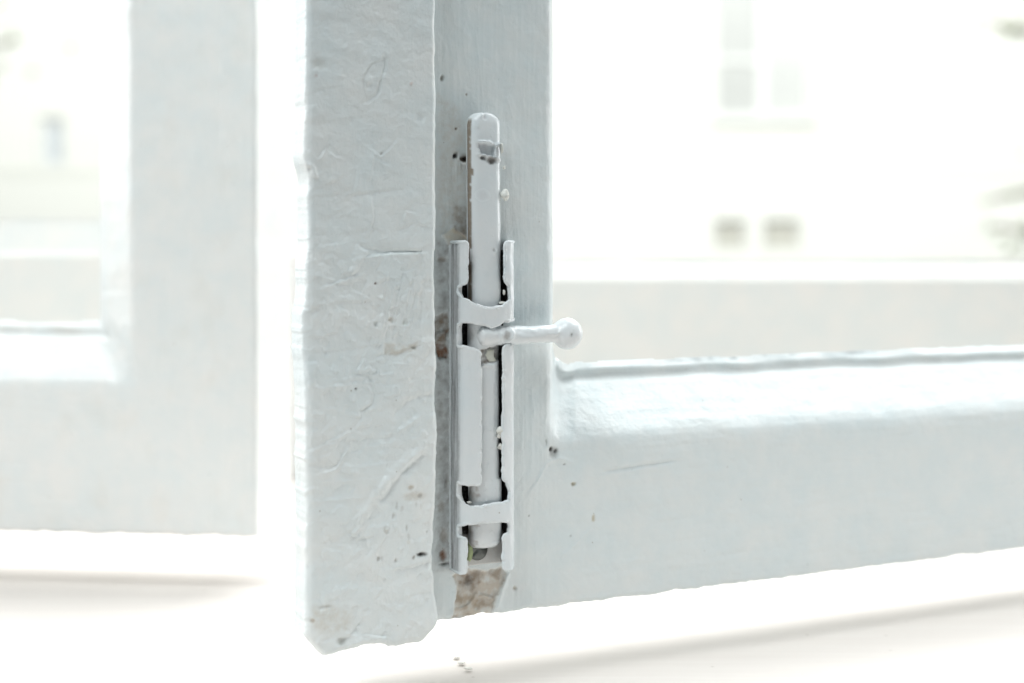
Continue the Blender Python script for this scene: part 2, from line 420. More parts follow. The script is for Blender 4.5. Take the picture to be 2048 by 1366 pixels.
# ------------------------------------------------------------------ inner sill
sill_x = spread((-900, -260, 40), (-260, 330, 3.0), (330, 900, 40)); sill_y = spread((330, 560, 12), (560, 960, 3.0), (960, 1300, 20))
X, Y = np.meshgrid(sill_x, sill_y)
Zs = 0.35 * noise(X / 60, Y / 60, 1) + 0.10 * noise(X / 30, Y / 4, 2) + 0.05 * noise(X / 7, Y / 3, 3)
Zs = Zs - 8 * (1 - np.sqrt(np.clip(1 - (1 - np.clip((Y - 330) / 8, 0, 1)) ** 2, 0, 1)))
P = np.stack([X, Y, Zs], -1)
low = P[0].copy(); low[:, 2] = -35; low2 = low.copy(); low2[:, 1] = 1300
P = np.concatenate([low2[None], low[None], P], 0)
M_SILL = bpy.data.materials.new('sill_paint'); M_SILL.use_nodes = True
def _sill():
    nt = M_SILL.node_tree; N = nt.nodes; Lk = nt.links; bs = N['Principled BSDF']
    tc = N.new('ShaderNodeTexCoord'); mp = N.new('ShaderNodeMapping'); mp.inputs['Scale'].default_value = (7, 160, 1)
    mp.inputs['Rotation'].default_value = (0, 0, R(-7))
    Lk.new(tc.outputs['Object'], mp.inputs['Vector'])
    nz = N.new('ShaderNodeTexNoise'); nz.inputs['Scale'].default_value = 1; nz.inputs['Detail'].default_value = 7; nz.inputs['Roughness'].default_value = 0.6
    Lk.new(mp.outputs[0], nz.inputs['Vector'])
    mx = N.new('ShaderNodeMixRGB'); mx.inputs['Color1'].default_value = (0.655, 0.605, 0.57, 1); mx.inputs['Color2'].default_value = (0.75, 0.715, 0.685, 1)
    Lk.new(nz.outputs['Fac'], mx.inputs['Fac'])
    vo = N.new('ShaderNodeTexVoronoi'); vo.inputs['Scale'].default_value = 55; Lk.new(tc.outputs['Object'], vo.inputs['Vector'])
    sp = N.new('ShaderNodeMapRange'); sp.inputs['From Min'].default_value = 0.02; sp.inputs['From Max'].default_value = 0.07; sp.inputs['To Min'].default_value = 0.65; sp.inputs['To Max'].default_value = 0
    Lk.new(vo.outputs['Distance'], sp.inputs['Value'])
    m2 = N.new('ShaderNodeMixRGB'); m2.inputs['Color2'].default_value = (0.35, 0.31, 0.27, 1)
    Lk.new(sp.outputs[0], m2.inputs['Fac']); Lk.new(mx.outputs[0], m2.inputs['Color1']); Lk.new(m2.outputs[0], bs.inputs['Base Color'])
    bs.inputs['Roughness'].default_value = 0.4
    b = N.new('ShaderNodeBump'); b.inputs['Strength'].default_value = 0.35; b.inputs['Distance'].default_value = 0.0006
    Lk.new(nz.outputs['Fac'], b.inputs['Height']); Lk.new(b.outputs[0], bs.inputs['Normal'])
_sill()
sill = link('window_sill', make_mesh('window_sill', P.reshape(-1, 3) / 1000, grid_faces(*P.shape[:2])), None, (M_SILL,))
tag(sill, kind='structure')

# ------------------------------------------------------------------ open sash (right)
sash = empty('window_sash', (OX, OY, EYE + ZB), ANG)
tag(sash, 'nearer white window sash swung open, lumpy old paint, barrel bolt on its stile', 'window sash', 'casement sashes')
T_O = on(1105, 640)[0]; Z_O = on(1165, 875)[1]; Z_FOOT = on(1000, 1228)[1]

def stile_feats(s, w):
    BEIGE = (0.56, 0.51, 0.44); BROWN = (0.26, 0.20, 0.15); DARK = (0.045, 0.035, 0.03); RUST = (0.20, 0.095, 0.05); CREAM = (0.70, 0.64, 0.52)
    s.patch([(876,190),(915,215),(938,300),(942,480),(905,490),(876,470)], BEIGE, 0.34, 3.0)
    s.patch([(908,405),(943,420),(944,484),(905,482)], BROWN, 0.62, 1.2)
    s.patch([(885,470),(906,455),(925,470),(940,478),(936,492),(900,494)], CREAM, 0.7, 0.5)
    s.plate([(885,470),(906,452),(925,470),(942,478),(936,492),(900,494)], 0.7, 0.3)
    s.patch([(872,480),(908,485),(908,1140),(872,1140)], (0.34, 0.34, 0.335), 0.62, 2.0)  # gutter grime, with the strip's contact shade painted into the grey
    s.ridge([(900,262),(916,300),(925,345),(940,440)], 0.4, 0.28); s.ridge([(904,290),(928,330),(938,380)], 0.35, 0.2)
    s.ridge([(897,410),(912,420),(908,440)], 0.3, -0.25)
    s.pit(911, 311, 5, 6, -1.6, DARK); s.pit(930, 318, 9, 6, -1.6, BROWN); s.pit(933, 317, 5, 4, -0.8, DARK, 0.8)
    s.pit(912, 258, 2.5, 3, -0.6, BROWN); s.pit(884, 156, 4, 5, -0.5, (0.3, 0.3, 0.28)); s.pit(933, 190, 2, 2, -.3, BROWN)
    s.patch([(872,632),(896,625),(899,660),(892,690),(898,715),(880,718),(868,690)], BROWN, 0.85, 0.5)
    s.plate([(872,632),(896,625),(899,660),(892,690),(898,715),(880,718),(868,690)], -0.9, 0.3)
    s.plate([(872,668),(893,662),(894,684),(880,690),(870,684)], 0.8, 0.3)
    s.patch([(874,690),(890,688),(898,705),(894,716),(878,714)], RUST, 0.9, 0.4)
    s.pit(884, 519, 9, 5, -0.3, BROWN, 0.6)
    s.pit(886, 1110, 7, 11, -0.5, RUST, 0.85); s.pit(888, 1070, 8, 14, -0.3, BROWN, 0.5); s.pit(882, 1015, 8, 12, -0.3, BROWN, 0.4); s.pit(893, 968, 5, 10, -0.3, (0.2,0.19,0.17), 0.5)
    s.pit(890, 1128, 12, 3, -0.5, DARK, 0.7)
    # bare, brown patch under the bolt
    Pp = [(905,1150),(935,1138),(975,1142),(1012,1132),(1008,1165),(992,1195),(985,1232),(905,1236),(912,1200),(915,1170)]
    s.patch(Pp, (0.60, 0.55, 0.48), 1.15, 1.2); s.plate(Pp, -0.7, 0.35)
    s.stain((0.30, 0.24, 0.18), 0.7 * sstep(-0.05, 0.5, fbm(s.T / 8, s.Z / 6, 77, 4)) * inside(s.jt, s.jz, pts(Pp)))
    s.patch([(918,1150),(962,1142),(962,1165),(945,1185),(918,1172)], BROWN, 0.75, 0.9)
    s.pit(938, 1160, 9, 10, -0.6, DARK, 0.45); s.pit(955, 1158, 14, 10, .3)
    s.patch([(918,1195),(955,1185),(960,1215),(920,1222)], (0.34, 0.26, 0.17), 0.5, 1.0)
    s.patch([(975,1142),(1010,1134),(1000,1160),(980,1150)], BROWN, 0.6, 0.8)
    s.ridge([(968,1190),(990,1195),(985,1215)], 0.5, 0.4); s.ridge([(920,1216),(940,1208),(950,1190)], 0.35, 0.3)
    s.ridge([(1015,1150),(1005,1180),(995,1215)], 0.9, 0.5)
    # nail hole, dents and marks round the corner of stile and rail
    s.pit(1108, 906, 11, 11, -0.55, (0.30, 0.30, 0.29), 0.62); s.pit(1103, 899, 4, 5, -0.7, DARK, 0.95); s.pit(1113, 903, 4, 4, -.5, (0.1,0.1,0.1), 0.8)
    s.ridge([(1093,878),(1096,888),(1088,896),(1083,890)], 0.35, -0.35); s.pit(1094, 884, 2, 6, -0.2, (0.3,0.31,0.31), 0.6)
    s.pit(1147, 968, 5, 4, -0.6, (0.40, 0.35, 0.24), 0.85); s.pit(1187, 1036, 4, 7, -0.15, (0.50, 0.45, 0.32), 0.8)
    s.pit(1129, 929, 2.5, 2, -.3, (0.25,0.25,0.25), .8); s.pit(1058, 1031, 2, 2, -.3, (0.25,0.25,0.25), .7); s.pit(1030, 1176, 5, 4, -.4, (0.4,0.36,0.28), .7); s.pit(1140,1072,2.5,2.5,-.3,(0.3,.3,.3),.6)
    s.ridge([(1215,940),(1245,935),(1300,925),(1345,920)], 0.6, -0.30); s.ridge([(1220,946),(1260,939),(1340,926)], 0.6, 0.28)
    s.ridge([(1075,960),(1095,925),(1120,915),(1145,925)], 0.7, 0.3); s.ridge([(1060,980),(1080,950)], .6, .25)
    s.ridge([(1180,1060),(1150,1090),(1125,1110)], 0.8, 0.25); s.ridge([(1415,945),(1405,968)], .6, .25)
    for i in range(26):
        x = random.uniform(1050, 1400); y = random.uniform(905, 1190)
        L = random.uniform(10, 40); an = random.uniform(-1.2, 0.2)
        s.ridge([(x, y), (x + L * math.cos(an), y - L * math.sin(an) * 0.8)], random.uniform(0.3, 0.7), random.uniform(-0.16, 0.2))
    # brush drags on the upper stile
    for i in range(40):
        x = random.uniform(880, 1095); y = random.uniform(-40, 420); L = random.uniform(40, 150)
        s.ridge([(x, y), (x + random.uniform(-2, 14), y + L)], random.uniform(0.2, 0.4), random.uniform(-0.05, 0.13), jit=False)
    for i in range(22):
        x = random.uniform(1030, 1095); y = random.uniform(380, 860); L = random.uniform(15, 60)
        s.ridge([(x, y), (x + random.uniform(-14, 10), y + L)], random.uniform(0.4, 0.8), random.uniform(-0.12, 0.18))
    # dirt against the glass
    n = fbm(s.T / 14, s.Z / 14, 61.0, 2)
    s.stain((0.30, 0.33, 0.34), 0.6 * sstep(28.6, 30.5, w) * sstep(0.0, 0.35, n) * sstep(85, 100, s.T) * sstep(250, 215, s.T))
    s.stain((0.60, 0.62, 0.60), 0.5 * np.exp(-((w - 24.4 - 1.3 * noise(s.T / 45, s.Z * 0, 5.3)) / 1.3) ** 2) * sstep(38, 52, s.T))

tv = spread((-70, -36, 4), (-36, 30, 0.42), (30, 62, 0.7), (62, 160, 1.0), (160, 350, 1.8), (350, 480, 10))
zv = spread((Z_FOOT, Z_FOOT + 8, 0.4), (Z_FOOT + 8, Z_O + 38, 0.5), (Z_O + 38, 272, 0.55), (272, 290, 3), (290, 620, 30))
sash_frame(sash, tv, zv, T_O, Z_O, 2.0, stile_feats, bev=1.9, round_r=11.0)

def pane(parent, x0, x1, z0, z1, y, mirror=False):
    s = -1 if mirror else 1
    return box('pane', (min(s*x0, s*x1)/1000, (y)/1000, z0/1000), (max(s*x0, s*x1)/1000, (y+3)/1000, z1/1000), M_GLASS, parent)
pane(sash, T_O + 15.0, 480, Z_O + 28.5, 620, 31.5)

# ------------------------------------------------------------------ cover strip of the open sash
H_STRIP = 15.0
def cover_strip():
    tl, tr = on(613, 700, H_STRIP)[0], on(873, 700, H_STRIP)[0]
    zb = on(760, 1292, H_STRIP)[1]
    rl, rr = 3.2, 2.4
    prof = []
    for h in np.arange(-1.0, H_STRIP - rr, 0.7): prof.append((tr, h))
    for a in np.linspace(0, math.pi / 2, 9): prof.append((tr - rr + rr * math.cos(a), H_STRIP - rr + rr * math.sin(a)))
    for t in np.arange(tr - rr - 0.42, tl + rl, -0.42): prof.append((t, H_STRIP))
    for a in np.linspace(math.pi / 2, math.pi, 11): prof.append((tl + rl + rl * math.cos(a), H_STRIP - rl + rl * math.sin(a)))
    for h in np.arange(H_STRIP - rl - 0.5, -1.2, -0.6): prof.append((tl, h))
    prof = np.array(prof)[::-1]                     # left back -> front -> right back
    v = np.concatenate([spread((0, 6, 0.35), (6, 283, 0.48), (283, 300, 3), (300, 620, 30))])
    T0 = np.broadcast_to(prof[:, 0], (len(v), len(prof))).copy(); H0 = np.broadcast_to(prof[:, 1], T0.shape).copy()
    u = (prof[:, 0] - tl); u2 = tr - prof[:, 0]
    lift = 9.0 * (1 - np.sqrt(np.clip(1 - (1 - np.clip(u2 / 9, 0, 1)) ** 2, 0, 1)))           # rounded right corner
    lift = lift + 8.0 * np.clip(1 - u / 8.0, 0, 1) ** 1.3                                       # worn left corner
    lift = lift - 1.7 * np.exp(-((u - 9) / 7.0) ** 2) + 0.8 * noise(prof[:, 0] / 9, 0, 5.5) + 0.5 * noise(prof[:, 0] / 2.6, 0, 6.5)
    lift = lift - 1.0 * sstep(34, 36, u) * (1 - sstep(50, 53, u))
    Vv = np.broadcast_to(v[:, None], T0.shape)
    Z0 = zb + lift[None] * np.exp(-Vv / 14.0) + Vv
    rb = 3.0
    ins = rb * (1 - np.sqrt(np.clip(1 - (1 - np.clip(Vv / rb, 0, 1)) ** 2, 0, 1)))
    H1 = np.where(H0 > 4, H0 - ins * (H0 - 4) / 11, H0)
    # wandering edges
    el = np.exp(-(T0 - tl) / 3.0); er = np.exp(-(tr - T0) / 3.5)
    zz = Z0
    edge_r = 0.9 * noise(zz / 33, 0 * zz, 9.1) + 0.5 * noise(zz / 11, 0 * zz, 9.2) + 0.22 * noise(zz / 4, 0 * zz, 9.3)
    edge_l = 0.9 * noise(zz / 28, 0 * zz, 9.5) + 0.55 * noise(zz / 9, 0 * zz, 9.6) + 0.2 * noise(zz / 3.2, 0 * zz, 9.7)
    # the strip bellies out to the right lower down, and has a broken bulge on its left edge
    zr1, zr2 = on(873, 880, H_STRIP)[1], on(860, 1120, H_STRIP)[1]
    edge_r = edge_r + 0.9 * np.exp(-((zz - zr1) / 9) ** 2) - 1.6 * np.exp(-((zz - zr2) / 14) ** 2) + 1.6 * sstep(24, 10, zz)
    zk = on(600, 318, H_STRIP)[1]
    edge_l = edge_l - 0.9 * np.exp(-((zz - zk - 3) / 6) ** 2) + 0.8 * np.exp(-((zz - zk + 9) / 5) ** 2) + 1.2 * np.exp(-((zz - on(600, 460, H_STRIP)[1]) / 16) ** 2)
    zq = on(605, 620, H_STRIP)[1]
    edge_l = edge_l - 1.0 * sstep(zq + 1.0, zq - 1.0, zz) * sstep(zq - 40, zq - 5, zz)
    T1 = T0 + el * edge_l + er * edge_r
    P = np.stack([T1, -H1, Z0], -1)
    Nn = grid_normals(P)
    if Nn[len(v)//2, len(prof)//2, 1] > 0: Nn = -Nn
    front = np.clip(-Nn[..., 1], 0, 1) ** 2
    T, Z = T1, Z0
    s = Skin(T, Z, H_STRIP, 31.0, front)
    D = 0.55 * noise(T / 40, Z / 48, 32) + 0.42 * noise(T / 13, Z / 13, 33) + 0.28 * noise(T / 5, Z / 5, 34) + 0.11 * noise(T / 2.1, Z / 2.1, 35)
    lowpart = sstep(on(700, 430, H_STRIP)[1], on(700, 560, H_STRIP)[1], Z)      # rougher from the middle down
    fl = fbm(T / 11, Z / 10, 36, 3); f2 = fbm(T / 6, Z / 7.5, 37, 3)
    D += (0.08 + 0.20 * lowpart) * sstep(0.16, 0.20, fl) - (0.06 + 0.20 * lowpart) * sstep(0.26, 0.30, -fl) + 0.16 * lowpart * sstep(0.22, 0.26, f2) + lowpart * (0.20 * noise(T / 3.2, Z / 4.0, 44) + 0.14 * noise(T / 7, Z / 9, 45))
    D += 0.10 * noise(T / 1.8, Z / 30, 38) * (1 - 0.6 * lowpart)
    D += (1 - front) * (0.35 * noise(H1 / 5, Z / 14, 39) + 0.12 * noise(H1 / 2.5, Z / 5, 40))
    DK = (0.06, 0.05, 0.045); BE = (0.55, 0.50, 0.42); GR = (0.45, 0.44, 0.41)
    s.ridge([(772,118),(772,135),(763,160),(758,185),(748,198),(738,204)], 0.35, -0.30); s.ridge([(765,120),(768,135),(760,160),(754,184)], 0.4, 0.16)
    s.ridge([(762,120),(740,130),(728,150),(724,170),(728,188)], 0.4, 0.20); s.plate([(765,124),(745,130),(730,152),(730,188),(742,198),(756,180),(766,150)], 0.10, 0.5)
    s.pit(738, 160, 6, 6, .18); s.pit(737, 174, 4, 5, -.2)
    s.ridge([(615,298),(628,308),(634,316),(641,314),(650,297),(660,306),(672,312)], 0.4, 0.26)
    s.pit(614, 340, 8, 8, -1.2, (0.25, 0.26, 0.26), 0.7); s.ridge([(604,322),(622,332),(632,352)], 0.8, 0.6)
    s.ridge([(604,360),(620,380),(612,400)], 0.7, 0.5); s.pit(612, 372, 9, 12, -.6, (0.45,0.46,0.45), .5)
    for y, x0, x1, a in ((182,618,668,-.10),(242,612,730,-.08),(388,625,780,-.16),(384,700,830,-.08),(466,610,760,-.08),(522,625,700,-.10),(672,618,680,-.12),(700,615,740,-.14),(770,640,740,.16),(764,740,830,-.10),(828,620,760,-.14),(898,700,860,-.12),(884,650,830,.10),(930,660,800,.14),(958,640,800,.10),(1002,630,760,-.14),(998,630,760,.14),(1086,640,700,.08)):
        s.ridge([(x0, y + 4), ((x0 + x1) / 2, y + random.uniform(-3, 3)), (x1, y - 8)], 0.3, a)
    s.ridge([(713,350),(712,368),(704,384),(690,388)], 0.4, -.22); s.ridge([(632,378),(650,372),(664,364)], .5, -.2)
    s.ridge([(745,300),(762,312),(778,300),(790,285)], .5, .2); s.ridge([(748,320),(745,338)], .4, .25); s.ridge([(755,318),(774,328)], .4, .22); s.pit(763, 307, 3, 3, -.3, GR, .6)
    s.ridge([(745,405),(748,430),(744,460)], .5, .30); s.ridge([(808,432),(811,420),(822,424)], .5, .3); s.ridge([(806,455),(830,446),(850,452)], .5, -.2)
    s.ridge([(722,492),(740,500),(770,502),(830,503)], 1.0, -0.40); s.ridge([(735,512),(780,506),(840,505)], .5, .35)
    s.plate([(735,505),(842,500),(850,560),(845,690),(790,700),(768,708),(770,640),(750,655),(745,600),(690,570)], -0.22, 0.5)
    for i in range(18):
        x = 770 + i * 4.2 + random.uniform(-4, 4); y = random.uniform(540, 630); L = random.uniform(30, 90)
        s.ridge([(x, y), (x - L * 0.22, y + L)], 0.28, random.uniform(0.10, 0.26) * random.choice((1, 1, -1)), jit=False)
    s.ridge([(657,570),(680,562),(700,555)], .5, .35); s.ridge([(640,612),(680,605),(745,603)], .6, -.22)
    s.ridge([(770,708),(800,704),(836,690)], .5, -.4); s.patch([(768,685),(812,690),(836,684),(832,700),(790,712),(770,710)], (0.50, 0.44, 0.35), 0.5, 0.8)
    s.pit(782, 640, 6, 5, -.4, BE, .5); s.pit(812, 645, 6, 5, -.4, (0.5,0.54,0.5), .5); s.pit(752, 648, 5, 4, -.3, (0.45,.5,.48), .4); s.pit(828, 695, 4, 4, -.4, GR, .8)
    s.ridge([(715,742),(725,716),(745,738),(756,742),(735,752),(715,748)], .4, .28); s.ridge([(672,758),(715,752),(780,746)], .4, .16)
    s.ridge([(742,760),(752,790),(748,810),(730,822),(700,826)], .5, -.35); s.ridge([(736,762),(746,790),(742,808),(726,818)], .5, .2)
    s.ridge([(720,826),(722,834),(714,834)], .4, .3); s.pit(712, 778, 2, 2, -.5, DK, .9); s.pit(752, 567, 2.5, 2, -.4, (.25,.14,.12), .8)
    s.ridge([(690,905),(680,922),(672,935),(660,940),(640,938)], .4, -.45); s.ridge([(694,905),(684,922),(676,936)], .4, .25)
    s.ridge([(635,895),(660,880),(690,866)], .5, .25)
    s.ridge([(840,900),(800,935),(750,990),(720,1040)], 2.0, 0.5); s.ridge([(846,910),(805,948),(765,1000)], 1.4, -0.45)
    s.ridge([(705,1070),(715,1080),(728,1076)], .6, -.5); s.ridge([(720,1055),(700,1075)], .8, .4); s.ridge([(830,840),(800,860),(770,870)], 1.0, .35); s.ridge([(860,790),(820,800),(790,830)], 1.2, -.35)
    s.pit(822, 975, 5, 5, -.3, BE, .7); s.pit(830, 993, 22, 8, -.2, BE, .45); s.pit(840, 991, 4, 4, -.2, GR, .7)
    for i in range(18):
        x = random.uniform(755, 855); y = random.uniform(1010, 1130)
        s.pit(x, y, random.uniform(1.5, 4), random.uniform(2, 7), random.uniform(-.35, .1), random.choice((BE, GR)), random.uniform(0.0, .4))
    s.pit(844, 1109, 9, 4, -1.0, DK, .95); s.ridge([(800,1138),(830,1132),(862,1122),(870,1112)], .5, -.45); s.ridge([(855,1106),(866,1120),(860,1140)], .7, .5)
    s.pit(757, 1118, 4, 4, -.4, GR, .7); s.pit(828, 1115, 3, 3, -.4, GR, .8); s.pit(792, 1122, 3, 4, -.4, GR, .6); s.pit(614, 1135, 4, 4, -.5, (.3,.33,.36), .8)
    s.patch([(625,1215),(660,1208),(705,1225),(700,1260),(640,1268),(625,1250)], (0.58, 0.54, 0.46), 0.42, 2.0)
    s.pit(650, 1214, 14, 3, -.3, GR, .4); s.pit(625, 1242, 4, 4, -.3, (.4,.3,.2), .6); s.pit(683, 1283, 9, 6, -.4, (.35,.36,.33), .6)
    s.ridge([(692,1274),(705,1266),(713,1256),(716,1262)], .4, -.45); s.ridge([(715,1268),(740,1270),(770,1272),(774,1286)], .5, .35); s.ridge([(690,1262),(720,1274)], .5, .3)
    s.plate([(625,1285),(700,1278),(772,1274),(770,1300),(640,1312)], .25, .5)
    for i in range(60):
        x = random.uniform(625, 860); y = random.uniform(430, 1270); L = random.uniform(8, 34); an = random.uniform(-.6, 1.6)
        s.ridge([(x, y), (x + L * math.cos(an), y + L * math.sin(an))], random.uniform(.3, .8), random.uniform(-.18, .2))
    s.pit(638, 128, 14, 10, -.25, (.52,.53,.49), .4); s.pit(632, 151, 4, 4, -.1, (.5,.4,.36), .5); s.pit(822, 168, 4, 4, .2, (.55,.42,.36), .5); s.pit(839, 237, 8, 10, -.35)
    P = P + Nn * (D + 1.4 * s.D)[..., None]
    V = P.reshape(-1, 3) / 1000
    nr, nc = P.shape[:2]
    fc = grid_faces(nr, nc)
    faces = fc.tolist()
    faces.append(list(range(nc)))                              # foot
    faces += [[(i + 1) * nc, (i + 1) * nc + nc - 1, i * nc + nc - 1, i * nc] for i in range(nr - 1)]   # back
    C = s.C.reshape(-1, 4)
    # duplicate nothing: the foot n-gon shares the rim
    me = bpy.data.meshes.new('cover_strip'); me.from_pydata(V.tolist(), [], faces)
    me.polygons.foreach_set('use_smooth', [True] * len(fc) + [False] * (len(faces) - len(fc)))
    a = me.color_attributes.new('StainShade', 'FLOAT_COLOR', 'POINT'); a.data.foreach_set('color', C.astype(np.float32).ravel())
    me.update()
    o = link('cover_strip', me, sash, (M_STRIP,))
    return o
cover_strip()

# ------------------------------------------------------------------ barrel bolt
ROD_F = 10.5
T_C = 0.5 * (on(945, 560, ROD_F)[0] + on(1008, 560, ROD_F)[0])      # axis of the rod
HW = 13.0                                                            # half width of the guide
def zat(py, px=975, h=11.0): return on(px, py, h)[1]

def sweep(profile_fn, zs, name, parent, mat, feats=None, seed=0.0, lump=0.08, cap=True, h_ref=ROD_F):
    rows = [profile_fn(z) for z in zs]
    P = np.array([[(t, -h, z) for t, h in r] for r, z in zip(rows, zs)])
    Nn = grid_normals(P, True)
    c = P.mean(1, keepdims=True)
    if ((P - c) * Nn).sum() < 0: Nn = -Nn
    T, Z = P[..., 0], P[..., 2]
    s = Skin(T, Z, h_ref, seed, np.clip(-Nn[..., 1], 0, 1)); s.plain = True
    D = lump * (noise(T / 6, Z / 8, seed - P[..., 1] / 6) + 0.5 * noise(T / 2.2, Z / 2.6, seed + 1 - P[..., 1] / 2.2))
    if feats: feats(s, P, Nn)
    P = P + Nn * (D + s.D)[..., None]
    nr, nc = P.shape[:2]
    faces = grid_faces(nr, nc, True).tolist(); ns = len(faces)
    V = P.reshape(-1, 3).tolist(); C = s.C.reshape(-1, 4).tolist()
    if cap:
        faces.append(list(range(nc))[::-1]); faces.append([(nr - 1) * nc + j for j in range(nc)])
    me = bpy.data.meshes.new(name); me.from_pydata((np.array(V) / 1000).tolist(), [], faces)
    me.polygons.foreach_set('use_smooth', [True] * len(faces))
    a = me.color_attributes.new('StainShade', 'FLOAT_COLOR', 'POINT'); a.data.foreach_set('color', np.array(C, np.float32).ravel())
    me.update()
    return link(name, me, parent, (mat,))

def rrect(t0, t1, h0, h1, r, step=0.4):
    L = []
    for (cx, cy, a0) in ((t1 - r, h1 - r, 0), (t0 + r, h1 - r, 90), (t0 + r, h0 + r, 180), (t1 - r, h0 + r, 270)):
        for a in np.linspace(a0, a0 + 90, 7): L.append((cx + r * math.cos(R(a)), cy + r * math.sin(R(a))))
    out = []
    for i in range(len(L)):
        a, b = np.array(L[i]), np.array(L[(i + 1) % len(L)]); n = (12, 30, 12, 30)[(i // 7 + 1) % 4] if i % 7 == 6 else 1
        for k in range(n): out.append(tuple(a + (b - a) * k / n))
    return out

# guide channel: the bolt's own mesh; the rest are its sub-parts
def guide_channel():
    Hh = 13.2
    prof = []
    for h in np.arange(0.6, 7.6, 0.45): prof.append((-HW, h))
    for a in np.linspace(math.pi, 0, 84):
        c, s_ = math.cos(a), math.sin(a); p = 2 / 2.45
        prof.append((HW * math.copysign(abs(c) ** p, c), 7.6 + (Hh - 7.6) * abs(s_) ** p))
    for h in np.arange(7.15, 0.5, -0.45): prof.append((HW, h))
    prof = np.array(prof); prof[:, 0] += T_C
    zs = spread((zat(1142), zat(484), 0.42))
    T = np.broadcast_to(prof[:, 0], (len(zs), len(prof))).copy(); H = np.broadcast_to(prof[:, 1], T.shape).copy(); Z = np.broadcast_to(zs[:, None], T.shape).copy()
    P = np.stack([T, -H, Z], -1)
    Nn = grid_normals(P)
    if Nn[10, len(prof) // 2, 1] > 0: Nn = -Nn
    D = 0.32 * noise(T / 7, Z / 9, 50 + H / 7) + 0.20 * noise(T / 2.5, Z / 3.5, 51 + H / 3) + 0.16 * noise(T / 2.0 + H / 2.0, Z / 40, 52)
    jt = T + 0.55 * noise(T / 3, Z / 3, 53) + 0.3 * noise(T / 1, Z / 1, 54); jz = Z + 0.55 * noise(T / 3, Z / 3, 55) + 0.3 * noise(T / 1, Z / 1, 56)
    cut = np.zeros(T.shape, bool)
    for L in (
        [(937,470),(1009,470),(1009,560),(1012,566),(1019,572),(1021,600),(1005,611),(985,617),(960,612),(940,603),(927,592),(921,578),(925,573),(934,566),(937,556)],   # over the upper rod
        [(921,655),(928,646),(945,645),(968,651),(984,655),(1000,648),(1012,642),(1045,640),(1045,690),(1012,690),(1000,699),(965,707),(958,704),(945,694),(925,694),(920,678)],  # slot of the knob
        [(960.5,696),(1006,690),(1007,760),(1005,830),(1005,980),(960.5,980)],                                                                                      # long slot
        [(920,967),(935,971),(955,969),(1001,964),(1015,964),(1019,978),(1020,1000),(1005,1005),(985,1006),(965,1012),(945,1015),(932,1010),(922,990)],               # gap above the lower strap
        [(921,1056),(936,1048),(960,1046),(985,1042),(1019,1044),(1019,1066),(1006,1070),(1006,1160),(934,1160),(936,1080),(930,1076),(920,1074)],                  # open foot
    ):
        cut |= inside(jt, jz, pts(L, 12.0))
    cut &= (H > 8.4) | (T > T_C + 3)                 # the left leg of the channel runs through
    keepv = ~cut
    P = P + Nn * D[..., None]
    nr, nc = P.shape[:2]
    fc = grid_faces(nr, nc)
    k = keepv.ravel()[fc].all(1); fc = fc[k]
    used = np.unique(fc); mp = np.full(nr * nc, -1); mp[used] = np.arange(len(used))
    V = P.reshape(-1, 3)[used]; f2 = mp[fc]
    # smooth the rims and pull them back like thick paint
    e = np.sort(np.concatenate([f2[:, [0, 1]], f2[:, [1, 2]], f2[:, [2, 3]], f2[:, [3, 0]]]), 1)
    ue, cnt = np.unique(e, axis=0, return_counts=True); be = ue[cnt == 1]
    nb = {}
    for a, b in be.tolist(): nb.setdefault(a, []).append(b); nb.setdefault(b, []).append(a)
    for it in range(6):
        V2 = V.copy()
        for a, ns in nb.items():
            if len(ns) == 2: V2[a] = 0.5 * V[a] + 0.25 * (V[ns[0]] + V[ns[1]])
        V = V2
    C = np.zeros((len(V), 4))
    # grime streaks along the left leg, its side shade painted in as well
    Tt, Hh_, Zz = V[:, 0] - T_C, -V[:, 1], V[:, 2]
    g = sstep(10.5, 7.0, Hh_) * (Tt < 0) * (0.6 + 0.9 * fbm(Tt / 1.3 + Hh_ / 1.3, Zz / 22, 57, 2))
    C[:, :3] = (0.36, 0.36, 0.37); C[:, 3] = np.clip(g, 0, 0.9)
    me = make_mesh('barrel_bolt', V / 1000, f2, C)
    o = link('barrel_bolt', me, sash, (M_BOLT, M_RAW))
    so = o.modifiers.new('thickness', 'SOLIDIFY'); so.thickness = 0.0017; so.offset = -1; so.material_offset = 1; so.material_offset_rim = 0
    o['label'] = 'paint-clogged slide bolt with slotted guide and ball knob'
    return o
bolt = guide_channel()
